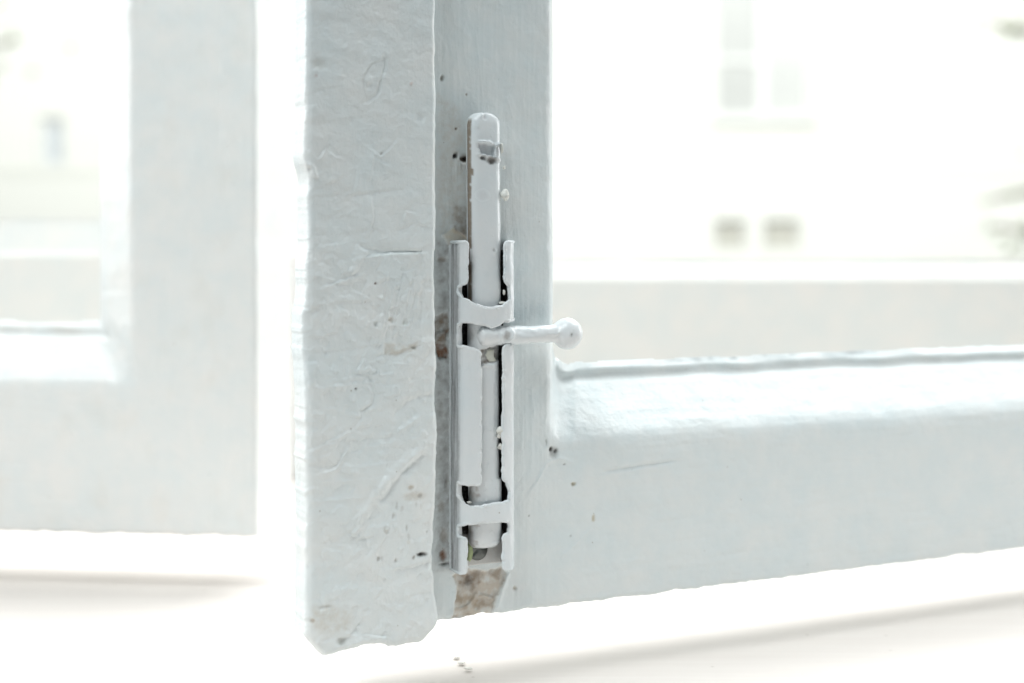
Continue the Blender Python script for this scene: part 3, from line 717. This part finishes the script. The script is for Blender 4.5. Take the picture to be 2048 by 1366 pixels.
def rim_beads():
    me = bolt.data; V = np.array([v.co[:] for v in me.vertices]) * 1000
    ec = {}
    for p in me.polygons:
        vs = list(p.vertices)
        for a, b in zip(vs, vs[1:] + vs[:1]): k = (min(a, b), max(a, b)); ec[k] = ec.get(k, 0) + 1
    nb = {}
    for (a, b), c in ec.items():
        if c == 1: nb.setdefault(a, []).append(b); nb.setdefault(b, []).append(a)
    seen = set()
    for st in list(nb):
        if st in seen or len(nb[st]) != 2: continue
        loop = [st]; seen.add(st); cur = nb[st][0]
        while cur not in seen and len(nb[cur]) == 2:
            loop.append(cur); seen.add(cur); nx = [q for q in nb[cur] if q not in seen]
            if not nx: break
            cur = nx[0]
        if len(loop) < 30: continue
        C = V[loop]
        for it in range(3): C = 0.5 * C + 0.25 * (np.roll(C, 1, 0) + np.roll(C, -1, 0))
        tn = np.roll(C, -1, 0) - np.roll(C, 1, 0); tn /= np.maximum(np.linalg.norm(tn, axis=1)[:, None], 1e-9)
        ref = np.array([0.0, 1.0, 0.0]); u = np.cross(tn, ref); bad = np.linalg.norm(u, axis=1) < .2
        u[bad] = np.cross(tn[bad], np.array([1.0, 0, 0])); u /= np.linalg.norm(u, axis=1)[:, None]; v = np.cross(tn, u)
        rr = 0.74 + 0.6 * noise(C[:, 0] / 3, C[:, 2] / 3, 90) + 0.35 * noise(C[:, 0] / 1, C[:, 2] / 1, 91); rr = np.clip(rr, .45, 1.4)
        ctr = C + np.array([0, 0.72, 0])          # half sunk in the sheet
        ang = np.linspace(0, 2 * math.pi, 8, endpoint=False)
        G = ctr[:, None] + rr[:, None, None] * (u[:, None] * np.cos(ang)[None, :, None] + v[:, None] * np.sin(ang)[None, :, None])
        n = len(C); fc = grid_faces(n, 8, True)
        close = np.array([((n - 1) * 8 + j, (n - 1) * 8 + (j + 1) % 8, (j + 1) % 8, j) for j in range(8)])
        o = link('paint_bead', make_mesh('paint_bead', G.reshape(-1, 3) / 1000, np.vstack([fc, close])), bolt, (M_BOLT,))
rim_beads()
# orientation check: the sheet's normals must face the room
_n = Vector((0, 0, 0))
for p in bolt.data.polygons: _n += p.normal * p.area
if _n.y > 0: bolt.data.flip_normals()

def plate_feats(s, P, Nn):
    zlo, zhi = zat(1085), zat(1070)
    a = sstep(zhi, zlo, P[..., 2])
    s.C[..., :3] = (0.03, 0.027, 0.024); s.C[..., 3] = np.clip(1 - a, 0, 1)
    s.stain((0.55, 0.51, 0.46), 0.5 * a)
sweep(lambda z: rrect(T_C - 11.4, T_C + 11.4, 0.1, 1.9, 0.5, 0.6), spread((zat(1138), zat(500), 0.6)), 'mounting_plate', bolt, M_BOLT, plate_feats, 60.0, 0.05)

ROD_T, ROD_B = zat(224), zat(1099)
def crown(L): return [(t, h - (0.8 * ((t - T_C) / 7.6) ** 2 if h > 6 else 0)) for t, h in L]
def rod_profile(z):
    hw, h1 = 7.6, ROD_F
    d = ROD_T - z
    if d < 5.5: k = math.sqrt(max(0.0, 1 - (1 - d / 5.5) ** 2)); hw = 7.6 - 5.5 * (1 - k); h1 = ROD_F - 2.2 * (1 - k)
    d = z - ROD_B
    if d < 4.0: k = math.sqrt(max(0.02, 1 - (1 - d / 4.0) ** 2)); hw -= 3.2 * (1 - k); h1 -= 2.5 * (1 - k)
    lean = (z - zat(560)) * -0.006
    rt = hw - (1.1 if zat(960) < z < zat(690) else 0.0)
    return crown(rrect(T_C - hw + lean, T_C + rt + lean, 1.9, h1, 3.9))
def rod_feats(s, P, Nn):
    T, Z, H = P[..., 0], P[..., 2], -P[..., 1]
    BR = (0.27, 0.225, 0.18); DK = (0.05, 0.045, 0.04)
    # bare brown left flank of the upper rod
    rag = ROD_F - 2.4 + 1.6 * noise(Z / 6, 0 * Z, 70) + 1.2 * noise(Z / 17, 0 * Z, 71) + 0.5 * noise(Z / 1.7, 0 * Z, 72)
    up = sstep(zat(640), zat(625), Z) * sstep(zat(232), zat(245), Z)
    left = (Nn[..., 0] < -0.5)
    fl = left * up * sstep(rag + 0.2, rag - 0.2, H)
    a = fl; s.C[..., :3] = BR; s.C[..., 3] = a
    s.D -= 0.35 * fl
    # dirty flank further down
    dn = left * sstep(zat(955), zat(965), Z) * (0.3 + fbm(H / 2, Z / 4, 73, 2))
    m = s.mask; s.mask = np.ones_like(m); s.stain((0.33, 0.29, 0.25), np.clip(dn, 0, .8)); s.mask = m
    # torn pocket in the paint near the head
    Lp = [(958,286),(990,290),(989,312),(962,308)]; s.plate(Lp, -1.5, 0.4); s.patch(Lp, (0.42, 0.43, 0.46), 0.6, .4); Lq = [(995,292),(1004,290),(1003,316),(994,312)]; s.plate(Lq, -1.3, .35); s.patch(Lq, (0.46, 0.47, 0.49), .6, .4)
    s.ridge([(960,282),(978,285),(990,291),(1004,287)], .45, 1.0); s.ridge([(998,288),(991,300),(992,314),(1002,318)], .4, 1.0); s.ridge([(958,308),(975,312),(990,316),(1004,322)], .45, .8)
    s.pit(966, 316, 7, 4, -.7, DK, .9); s.pit(984, 321, 11, 7, -.8, (0.13,0.12,0.11), .95); s.pit(979, 318, 4, 4, .3)
    s.pit(942, 240, 4, 6, -.5, (.15,.14,.13), .7); s.pit(965, 229, 4, 6, .5); s.pit(971, 234, 5, 5, -.35, (.5,.5,.52), .5); s.pit(955, 252, 6, 5, .3)
    s.ridge([(992,226),(1002,234),(1006,246)], .5, .35)
    s.pit(990, 504, 4, 5, .35); s.pit(988, 500, 3, 4, -.25, (.3,.3,.3), .7); s.pit(995, 538, 3, 4, .25)
    s.pit(966, 390, 12, 10, -.15, (.62,.64,.66), .4); s.ridge([(950,395),(968,385),(985,395)], .8, .12)
    # gap in the paint under the knob
    L = [(962,700),(1003,690),(1004,722),(962,730)]
    s.plate(L, -1.3, 0.5); s.patch(L, (0.22, 0.195, 0.17), 0.9, .4)
    s.plate([(975,700),(992,698),(990,712),(998,722),(980,724),(972,712)], 1.0, .35); s.stain((0.62, 0.63, 0.55), 0.9 * sstep(-.5, .5, np.where(inside(s.jt, s.jz, pts([(975,700),(992,698),(990,712),(998,722),(980,724),(972,712)], s.h)), 1, -1)))
    s.ridge([(962,730),(985,732),(1003,722)], .5, .4)
    s.pit(929+12, 672, 9, 16, -.3, (.2,.15,.12), .8)
    s.ridge([(990,770),(992,840),(990,880)], .6, -.3); s.stain((.5,.54,.57), .6 * np.exp(-(dist_poly(s.jt, s.jz, pts([(993,745),(992,790)], s.h)) / .8) ** 2) + .5 * np.exp(-(dist_poly(s.jt, s.jz, pts([(991,800),(992,850)], s.h)) / .7) ** 2))
    # paint pimples low on the rod
    for i in range(70):
        s.pit(random.uniform(940, 1002), random.uniform(830, 1090), random.uniform(1.2, 2.6), random.uniform(1, 2), random.uniform(.05, .28))
    for i in range(26):
        s.pit(random.uniform(938, 962), random.uniform(975, 1085), random.uniform(1.5, 4), random.uniform(2, 5), -.15, (.42,.38,.36), random.uniform(.2, .7))
    s.pit(990, 1088, 7, 5, .6); s.pit(945, 975, 4, 4, -.3, (.3,.28,.28), .6)
rod_z = spread((ROD_B, ROD_B + 4, .2), (ROD_B + 4, ROD_T - 5.5, 0.42), (ROD_T - 5.5, ROD_T - .4, .25), (ROD_T - .4, ROD_T - .01, .08))
sweep(rod_profile, rod_z, 'sliding_rod', bolt, M_BOLT, rod_feats, 62.0, 0.20)

def knob():
    zk = zat(672, 990); z2 = on(1134, 667, 9.0)
    te, ze = z2
    t0 = T_C - 3.5
    knots = [(t0 - 2.0, 0.3), (t0 - 1.6, 2.4), (t0, 4.6), (t0 + 3, 4.7), (t0 + 7, 4.1), (t0 + 11, 4.2), (t0 + 14, 4.0), (te - 12, 3.75), (te - 7.5, 3.8), (te - 5.8, 4.1), (te - 4.9, 5.0)]
    for a in np.linspace(-35, 90, 14): knots.append((te + 6.9 * math.sin(R(a)), max(0.02, 6.9 * math.cos(R(a)))))
    kt = np.array([k[0] for k in knots]); kr = np.array([k[1] for k in knots])
    ts = np.concatenate([spread((kt[0], te - 6, .35), (te - 6, te + 5, .3)), te + 6.9 * np.sin(np.radians(np.linspace(58, 89.5, 14)))])
    rs = np.interp(ts, kt, kr); rs2 = np.convolve(np.pad(rs, 3, mode='edge'), np.ones(7) / 7, 'valid'); rs = np.where(ts < te - 3, rs2, rs)
    ang = np.linspace(0, 2 * math.pi, 56, endpoint=False)
    zc = zk + (ze - zk) * sstep(t0 + 6, te - 4, ts); hc = np.interp(ts, [t0, t0 + 12, te], [8.3, 9.0, 9.0])
    P = np.stack([np.broadcast_to(ts[:, None], (len(ts), 56)), -(hc[:, None] + rs[:, None] * np.cos(ang)), zc[:, None] + rs[:, None] * np.sin(ang)], -1)
    Nn = grid_normals(P, True)
    if (Nn[..., 0][-3] < 0).mean() > .5: Nn = -Nn
    D = 0.45 * noise(P[..., 0] / 6, P[..., 1] / 6, P[..., 2] / 6 + 80) + 0.22 * noise(P[..., 0] / 2, P[..., 1] / 2, P[..., 2] / 2 + 81)
    s = Skin(P[..., 0], P[..., 2], 13.0, 82.0, np.clip(-Nn[..., 1], 0, 1)); s.plain = True
    s.ridge([(1040,664),(1065,668)], 1.2, -.35); s.ridge([(1052,690),(1062,686),(1072,690)], .4, -.5); s.ridge([(1098,668),(1112,668),(1120,664)], .35, .3)
    s.ridge([(1105,676),(1118,672)], .3, -.25); s.pit(1138, 669, 3, 3, -.5, (.25,.25,.25), .8); s.pit(1117, 690, 5, 3, .5); s.ridge([(1108,688),(1122,694)], .4, -.4); s.pit(1118, 697, 3, 4, .6)
    s.pit(1015, 672, 7, 10, -.5, (.3,.28,.26), .7); s.ridge([(1002,658),(1012,650),(1024,655),(1026,672),(1020,684),(1006,690)], .7, .7); s.pit(1035, 645, 7, 4, -.4, (.3,.3,.3), .6)
    s.ridge([(1004,668),(1006,684)], .5, .4)
    dim = (1 - np.clip(((P[..., 0] - (te - 9)) / 3), 0, 1)) * (1 - s.mask) * 0
    P = P + Nn * (D + s.D)[..., None]
    nr, nc = P.shape[:2]
    faces = grid_faces(nr, nc, True).tolist() + [list(range(nc))[::-1], [(nr - 1) * nc + j for j in range(nc)]]
    me = bpy.data.meshes.new('knob'); me.from_pydata((P.reshape(-1, 3) / 1000).tolist(), [], faces)
    me.polygons.foreach_set('use_smooth', [True] * len(faces))
    a = me.color_attributes.new('StainShade', 'FLOAT_COLOR', 'POINT'); a.data.foreach_set('color', s.C.astype(np.float32).ravel()); me.update()
    link('knob', me, bolt, (M_BOLT,))
knob()

def fix_normals(o):
    import bmesh
    bm = bmesh.new(); bm.from_mesh(o.data); bmesh.ops.recalc_face_normals(bm, faces=bm.faces); bm.to_mesh(o.data); bm.free()
for c in bolt.children: fix_normals(c)

def screw(px, py, r, h):
    t, z = on(px, py, h); V = []; Fc = []
    rings = [(r, h - 1.6), (r, h - .5), (r * .8, h), (r * .3, h + .12)]
    n = 24
    for rr, hh in rings:
        for i in range(n):
            a = 2 * math.pi * i / n; dx, dz = rr * math.cos(a), rr * math.sin(a)
            dd = -0.9 if (abs(dx * .5 - dz * .85) < .55 and hh > h - .3) else 0
            V.append(((t + dx) / 1000, -(hh + dd) / 1000, (z + dz) / 1000))
    for k in range(3):
        for i in range(n): Fc.append((k*n+i, k*n+(i+1) % n, (k+1)*n+(i+1) % n, (k+1)*n+i))
    Fc.append([3*n+i for i in range(n)])
    o = link('screw', make_mesh('screw', V, Fc), bolt, (mat_plain('screw_zinc', (0.17, 0.18, 0.17), 0.4, 0.6, 0.4, 400, 0.5, .0004),)); fix_normals(o)
screw(957, 1100, 4.6, 3.2)

# crumbs and curls of paint stuck on the bolt
M_CRUMB = mat_paint('paint_crumb', (0.74, 0.74, 0.70), bump=1.0)
def crumb(name, px, py, h, r, parent, sx=1, sz=1, mat=None, seed=0):
    t, z = on(px, py, h)
    V, Fc = [], []
    nu, nv = 14, 9
    for i in range(nv):
        a = math.pi * i / (nv - 1)
        for j in range(nu):
            b = 2 * math.pi * j / nu
            d = Vector((math.sin(a) * math.cos(b), math.sin(a) * math.sin(b), math.cos(a)))
            k = 1 + 0.9 * float(noise(d.x * 1.6 + seed, d.y * 1.6, d.z * 1.6)) 
            V.append(((t + d.x * r * sx * k) / 1000, (-h + d.y * r * k) / 1000, (z + d.z * r * sz * k) / 1000))
    for i in range(nv - 1):
        for j in range(nu): Fc.append((i*nu+j, i*nu+(j+1) % nu, (i+1)*nu+(j+1) % nu, (i+1)*nu+j))
    o = link(name, make_mesh(name, V, Fc), parent, (mat or M_CRUMB,)); return o
for k, (px, py, h, r, sx, sz) in enumerate([(1010,390,9,1.9,1,1.1),(1003,296,9.5,1.1,.6,2.0),(1008,335,9,.7,1,1),(1000,862,11.2,1.5,1,1.2),(1001,893,11.2,1.2,.9,1.1),(998,872,11.5,.9,1,1),(1005,606,10.5,1.1,1.2,.6),(1008,585,10,.8,.6,1.4),(938,1008-3,9,.9,1,.7)]):
    crumb('paint_crumb', px, py, h, r, bolt, sx, sz, None, k * 3.7)
M_GREEN = mat_plain('old_green_paint', (0.42, 0.50, 0.27), 0.6, 0, .3, 500)
crumb('paint_crumb', 938, 1102, 2.2, 2.2, bolt, .7, 1.9, M_GREEN, 44.0)

# ------------------------------------------------------------------ left sash, almost closed
LD = 0.785
lsx = (515 - 1024) / F * LD
lsash = empty('window_sash', (lsx, LD, EYE - 0.1587), R(-6.5))
tag(lsash, 'farther white window sash on the left, slightly ajar, no bolt on it', 'window sash', 'casement sashes')
def left_feats(s, w):
    n = fbm(s.T / 20, s.Z / 26, 91, 3)
    s.stain((0.66, 0.63, 0.56), 0.16 * sstep(0.05, 0.6, n))
    s.stain((0.55, 0.53, 0.48), 0.35 * np.exp(-((w - 26.0) / 1.4) ** 2) * sstep(-.1, .3, noise(s.T / 14, s.Z / 14, 92)) * sstep(100, 108, s.T))
tvl = spread((0, 110, 1.1), (110, 230, 2.0), (230, 420, 12)); zvl = spread((0, 8, .7), (8, 125, 1.2), (125, 300, 1.8), (300, 620, 30))
sash_frame(lsash, tvl, zvl, 72.0, 158.7 - 73.1, 120.0, left_feats, skirt=(20, 62), mirror=True, smat=M_LSTILE, rmat=M_LRAIL, tongue=((0, 24), (-1.0, 30), (-2.0, 62)))
pane(lsash, 72 + 28.5, 420, 158.7 - 73.1 + 28.5, 620, 31.5, mirror=True)
# dark crumbs of putty in the corner of its glass
M_PUTTY = mat_plain('old_putty', (0.36, 0.34, 0.30), 0.8, 0, .3, 200)

# ------------------------------------------------------------------ outer window of the box window
M_OUTER = mat_paint('outer_paint', (0.84, 0.82, 0.80), streak_axis='X')
def outer(name, x0, x1, y, ztop, zchamf, label, lean=0.0):
    e = empty(name, ((x0 + x1) / 2, y, 0.0), lean)
    hx = (x1 - x0) / 2
    xs = spread((-hx, hx, .012)); prof = [(-0.045, 0.001), (-0.033, EYE + zchamf - 0.125), (0.0, EYE + zchamf), (0.004, EYE + zchamf + .004), (0.016, EYE + ztop - .003), (0.019, EYE + ztop - .003), (0.020, EYE + ztop + .001), (0.024, EYE + ztop + .001), (0.050, EYE + ztop - .004), (0.050, 0.001)]
    P = np.array([[(x, p[0], p[1] + (0.0009 * float(noise(x * 30, k * 1.0, y * 9)) if 1 < k < 8 else 0)) for x in xs] for k, p in enumerate(prof)])
    fc = grid_faces(*P.shape[:2]).tolist(); nc = P.shape[1]
    fc.append([i * nc for i in range(len(prof))]); fc.append([i * nc + nc - 1 for i in range(len(prof))][::-1])
    me = make_mesh('bottom_rail', P.reshape(-1, 3), fc, smooth=False)
    o = link('bottom_rail', me, e, (M_OUTER,)); fix_normals(o)
    box('pane', (-hx, .026, EYE + ztop + .0015), (hx, .029, EYE + ztop + .6), M_GLASS, e)
    tag(e, label, 'window', 'outer window lights')
    return e
outer('outer_window', 0.012, 0.95, 1.25, -0.0095, -0.0265, 'blurred outer window rail behind the open sash, right of the bolt')
outer('outer_window', -0.95, -0.012, 1.235, 0.027, -0.0055, 'pale outer window rail seen through the left sash glass')

# ------------------------------------------------------------------ the street beyond
ground = box('ground', (-30, 1.6, -3.3), (30, 40, -3.2), mat_plain('paving', (0.35, 0.34, 0.32), .9, 0, .15, 2)); tag(ground, kind='structure')
FD = 15.0
def fx(px): return (px - 1024) / F * FD
def fz(py): return EYE - (py - HORIZON) / F * FD
house = empty('house', (0, FD, -3.2)); tag(house, 'pale rendered house across the street, washed out by light', 'house')
M_WALL = mat_plain('cream_render', (0.83, 0.82, 0.785), .9, 0, .03, .6, .2, .01)
M_FRAME = mat_plain('white_window_frame', (0.80, 0.80, 0.79), .5)
M_P1 = mat_plain('curtained_glass', (0.56, 0.56, 0.55), .15, 0, .08, 2)
M_P0 = mat_plain('curtained_glass_dark', (0.50, 0.50, 0.49), .3, 0, .06, 2)  # upper pane: same curtained glass, darkened to offset the lamp's stronger light there
M_P2 = mat_plain('blind_glass', (0.63, 0.63, 0.62), .15, 0, .08, 2)
M_P3 = mat_plain('cellar_glass', (0.54, 0.525, 0.48), .2, 0, .2, 5)
M_P4 = mat_plain('stair_glass', (0.62, 0.645, 0.68), .15, 0, .1, 3)
M_STONE = mat_plain('pale_stone', (0.76, 0.755, 0.735), .8, 0, .05, 2)
openings = []   # x0, x1, z0, z1, kind
openings.append((fx(1428), fx(1625), fz(236), fz(-110), 'tall'))
openings.append((fx(1428), fx(1494), fz(503), fz(440), 'cellar'))
openings.append((fx(1526), fx(1602), fz(503), fz(440), 'cellar'))
openings.append((fx(78), fx(128), fz(335), fz(235), 'stair'))
def wall_with_openings():
    xs = sorted({-16.0, 18.0} | {v for o in openings for v in o[:2]}); zs = sorted({-3.2, 8.5} | {v for o in openings for v in o[2:4]})
    V, Fc, idx = [], [], {}
    def vid(p):
        p = tuple(round(c, 5) for c in p)
        if p not in idx: idx[p] = len(V); V.append(p)
        return idx[p]
    for i in range(len(xs) - 1):
        for j in range(len(zs) - 1):
            mx_, mz_ = (xs[i] + xs[i+1]) / 2, (zs[j] + zs[j+1]) / 2
            if any(o[0] < mx_ < o[1] and o[2] < mz_ < o[3] for o in openings): continue
            Fc.append([vid((a, 0, b + 3.2)) for a, b in ((xs[i], zs[j]), (xs[i+1], zs[j]), (xs[i+1], zs[j+1]), (xs[i], zs[j+1]))])
    for (x0, x1, z0, z1, _) in openings:
        for a, b in (((x0, z0), (x1, z0)), ((x1, z0), (x1, z1)), ((x1, z1), (x0, z1)), ((x0, z1), (x0, z0))):
            Fc.append([vid((a[0], 0, a[1] + 3.2)), vid((a[0], .16, a[1] + 3.2)), vid((b[0], .16, b[1] + 3.2)), vid((b[0], 0, b[1] + 3.2))])
    return link('wall', make_mesh('wall', V, Fc, smooth=False), house, (M_WALL,))
wall_with_openings()
box('wall_core', (-16, .30, 0), (18, 5, 11.7), M_WALL, house)
for (x0, x1, z0, z1, kind) in openings:
    z0 += 3.2; z1 += 3.2
    f = .05 if kind != 'cellar' else .025
    V, Fc = [], []
    def bar(a0, a1, b0, b1):
        n = len(V)
        V.extend([(a0,.07,b0),(a1,.07,b0),(a1,.14,b0),(a0,.14,b0),(a0,.07,b1),(a1,.07,b1),(a1,.14,b1),(a0,.14,b1)])
        Fc.extend([tuple(n + i for i in q) for q in ((3,2,1,0),(4,5,6,7),(0,1,5,4),(1,2,6,5),(2,3,7,6),(3,0,4,7))])
    bar(x0, x0 + f, z0, z1); bar(x1 - f, x1, z0, z1); bar(x0 + f, x1 - f, z0, z0 + f); bar(x0 + f, x1 - f, z1 - f, z1)
    if kind == 'tall':
        xm = (x0 + x1) / 2; bar(xm - .045, xm + .045, z0 + f, z1 - f); zt = EYE + 3.2 - (118 - HORIZON) / F * FD
        bar(x0 + f, xm - .045, zt - .03, zt + .03)
    w = link('window', make_mesh('window', V, Fc, smooth=False), house, (M_FRAME,))
    if kind == 'tall':
        box('pane', (x0 + f, .11, z0 + f), (xm - .045, .115, zt - .03), M_P1, w); box('pane', (x0 + f, .11, zt + .03), (xm - .045, .115, z1 - f), M_P0, w)
        box('pane', (xm + .045, .11, z0 + f), (x1 - f, .115, z1 - f), M_P2, w)
        box('sill', (x0 - .06, -.10, z0 - .07), (x1 + .06, .06, z0 - .005), M_STONE, w)
    else:
        box('pane', (x0 + f, .11, z0 + f), (x1 - f, .115, z1 - f), M_P3 if kind == 'cellar' else M_P4, w)
box('string_course', (-16, -.02, fz(350) + 3.2), (18, -.001, fz(331) + 3.2), mat_plain('cornice_render', (0.81, 0.80, 0.76), .9, 0, .03, 1), house)

# trees in the street
M_LEAF = bpy.data.materials.new('leaf'); M_LEAF.use_nodes = True
def _leaf():
    nt = M_LEAF.node_tree; N = nt.nodes; Lk = nt.links; bs = N['Principled BSDF']
    oi = N.new('ShaderNodeNewGeometry'); mx = N.new('ShaderNodeMixRGB')
    mx.inputs['Color1'].default_value = (0.16, 0.21, 0.09, 1); mx.inputs['Color2'].default_value = (0.27, 0.33, 0.16, 1)
    Lk.new(oi.outputs['Random Per Island'], mx.inputs['Fac']); Lk.new(mx.outputs[0], bs.inputs['Base Color']); bs.inputs['Roughness'].default_value = .5
_leaf()
M_BARK = mat_plain('bark', (0.16, 0.13, 0.10), .9, 0, .3, 8, .6, .02)
def tree(base, height, tips, label, seed):
    rnd = random.Random(seed)
    e = empty('tree', base); tag(e, label, 'tree', 'street trees')
    V, Fc = [], []
    def limb(pa, pb, ra, rb, n=6, segs=5):
        pa, pb = Vector(pa), Vector(pb); d = (pb - pa).normalized(); u = d.orthogonal().normalized(); v = d.cross(u); b0 = len(V)
        for k in range(segs + 1):
            f = k / segs; c = pa.lerp(pb, f) + Vector((rnd.uniform(-1, 1), rnd.uniform(-1, 1), 0)) * .03 * (0 < k < segs); r = ra + (rb - ra) * f
            for i in range(n): a = 2 * math.pi * i / n; V.append(tuple(c + (u * math.cos(a) + v * math.sin(a)) * r))
        for k in range(segs):
            for i in range(n): Fc.append((b0 + k*n + i, b0 + k*n + (i+1) % n, b0 + (k+1)*n + (i+1) % n, b0 + (k+1)*n + i))
    top = Vector((0, 0, height)); limb((0, 0, 0), top, .14, .05, 9, 9)
    LV, LF = [], []
    for (tip, z0, r, n) in tips:
        tip = Vector(tip) - Vector(base); limb((0, 0, z0 - base[2]), tip, .045, .012)
        for i in range(n):
            f = rnd.random() ** .6; c = Vector((0, 0, z0 - base[2])).lerp(tip, .45 + .62 * f) + Vector((rnd.gauss(0, r), rnd.gauss(0, r), rnd.gauss(0, r * .55)))
            s = rnd.uniform(.03, .06); d = Vector((rnd.gauss(0, 1), rnd.gauss(0, 1), rnd.gauss(-.5, .7))).normalized(); p = d.orthogonal().normalized(); b0 = len(LV)
            LV.extend([tuple(c - d * s), tuple(c + p * s * .55), tuple(c + d * s * 1.2), tuple(c - p * s * .55)]); LF.append((b0, b0 + 1, b0 + 2, b0 + 3))
    link('trunk', make_mesh('trunk', V, Fc), e, (M_BARK,)); link('crown', make_mesh('crown', LV, LF, smooth=False), e, (M_LEAF,))
def at(px, py, d): return ((px - 1024) / F * d, d, EYE - (py - HORIZON) / F * d)
D1 = 9.0
b1 = at(2330, 500, D1)
tree((b1[0], D1, -3.2), 5.4, [(at(2060, 475, D1), .1, .10, 26), (at(1985, 455, D1), .25, .05, 8), (at(1975, 400, D1), .75, .05, 6), (at(1975, 45, D1), 1.4, .08, 6), (at(2050, 60, D1), 1.6, .12, 12), (at(2250, -120, D1), 1.7, .25, 700), (at(2450, -80, D1), 1.6, .25, 700), (at(2420, 260, D1), .6, .25, 600), (at(2200, 330, D1), .5, .15, 300)],
     'leafy twigs of a tree reaching in at the right edge of the picture', 3)
b2 = at(-330, 500, 11.0)
tree((b2[0], 11.0, -3.2), 5.2, [(at(10, 130, 11.0), 1.2, .20, 9), (at(40, 80, 11.0), 1.5, .12, 3), (at(-120, -60, 11.0), 1.4, .28, 220), (at(-460, -40, 11.0), 1.5, .28, 220), (at(-250, 200, 11.0), .6, .22, 160)],
     'faint green tree seen through the left sash glass', 5)

# ------------------------------------------------------------------ flakes of paint fallen on the sill
def flake(px, py, w, l, rz, label, sd):
    d = EYE * F / (py - HORIZON); x = (px - 1024) / F * d
    n = 9; V, Fc = [], []
    for j in range(2):
        for i in range(n):
            a = 2 * math.pi * i / n; r = 1 + .5 * float(noise(math.cos(a) * 1.5 + sd, math.sin(a) * 1.5, sd))
            xx, yy = w * r * math.cos(a), l * r * math.sin(a); zz = 0.0003 + .02 * (xx * xx + yy * yy) ** .5 * (1 + math.sin(a * 2)) + j * .0004
            V.append((xx, yy, zz))
    Fc.append(list(range(n))[::-1]); Fc.append([n + i for i in range(n)])
    for i in range(n): Fc.append((i, (i + 1) % n, n + (i + 1) % n, n + i))
    o = link('paint_flake', make_mesh('paint_flake', V, Fc, smooth=False), None, (M_CRUMB,)); o.location = (x, d, 0.0007); o.rotation_euler = (0, 0, rz)
    tag(o, label, 'flake', 'paint flakes on the sill')
flake(914, 1318, .0016, .0024, .4, 'pale paint flake on the sill under the stile, rearmost of the small cluster', 1.0)
flake(923, 1330, .0022, .0016, 1.2, 'larger curled paint flake in the middle of the cluster on the sill', 2.2)
flake(936, 1342, .0020, .0013, -.3, 'small paint flake on the sill, nearest and rightmost of the cluster', 3.7)
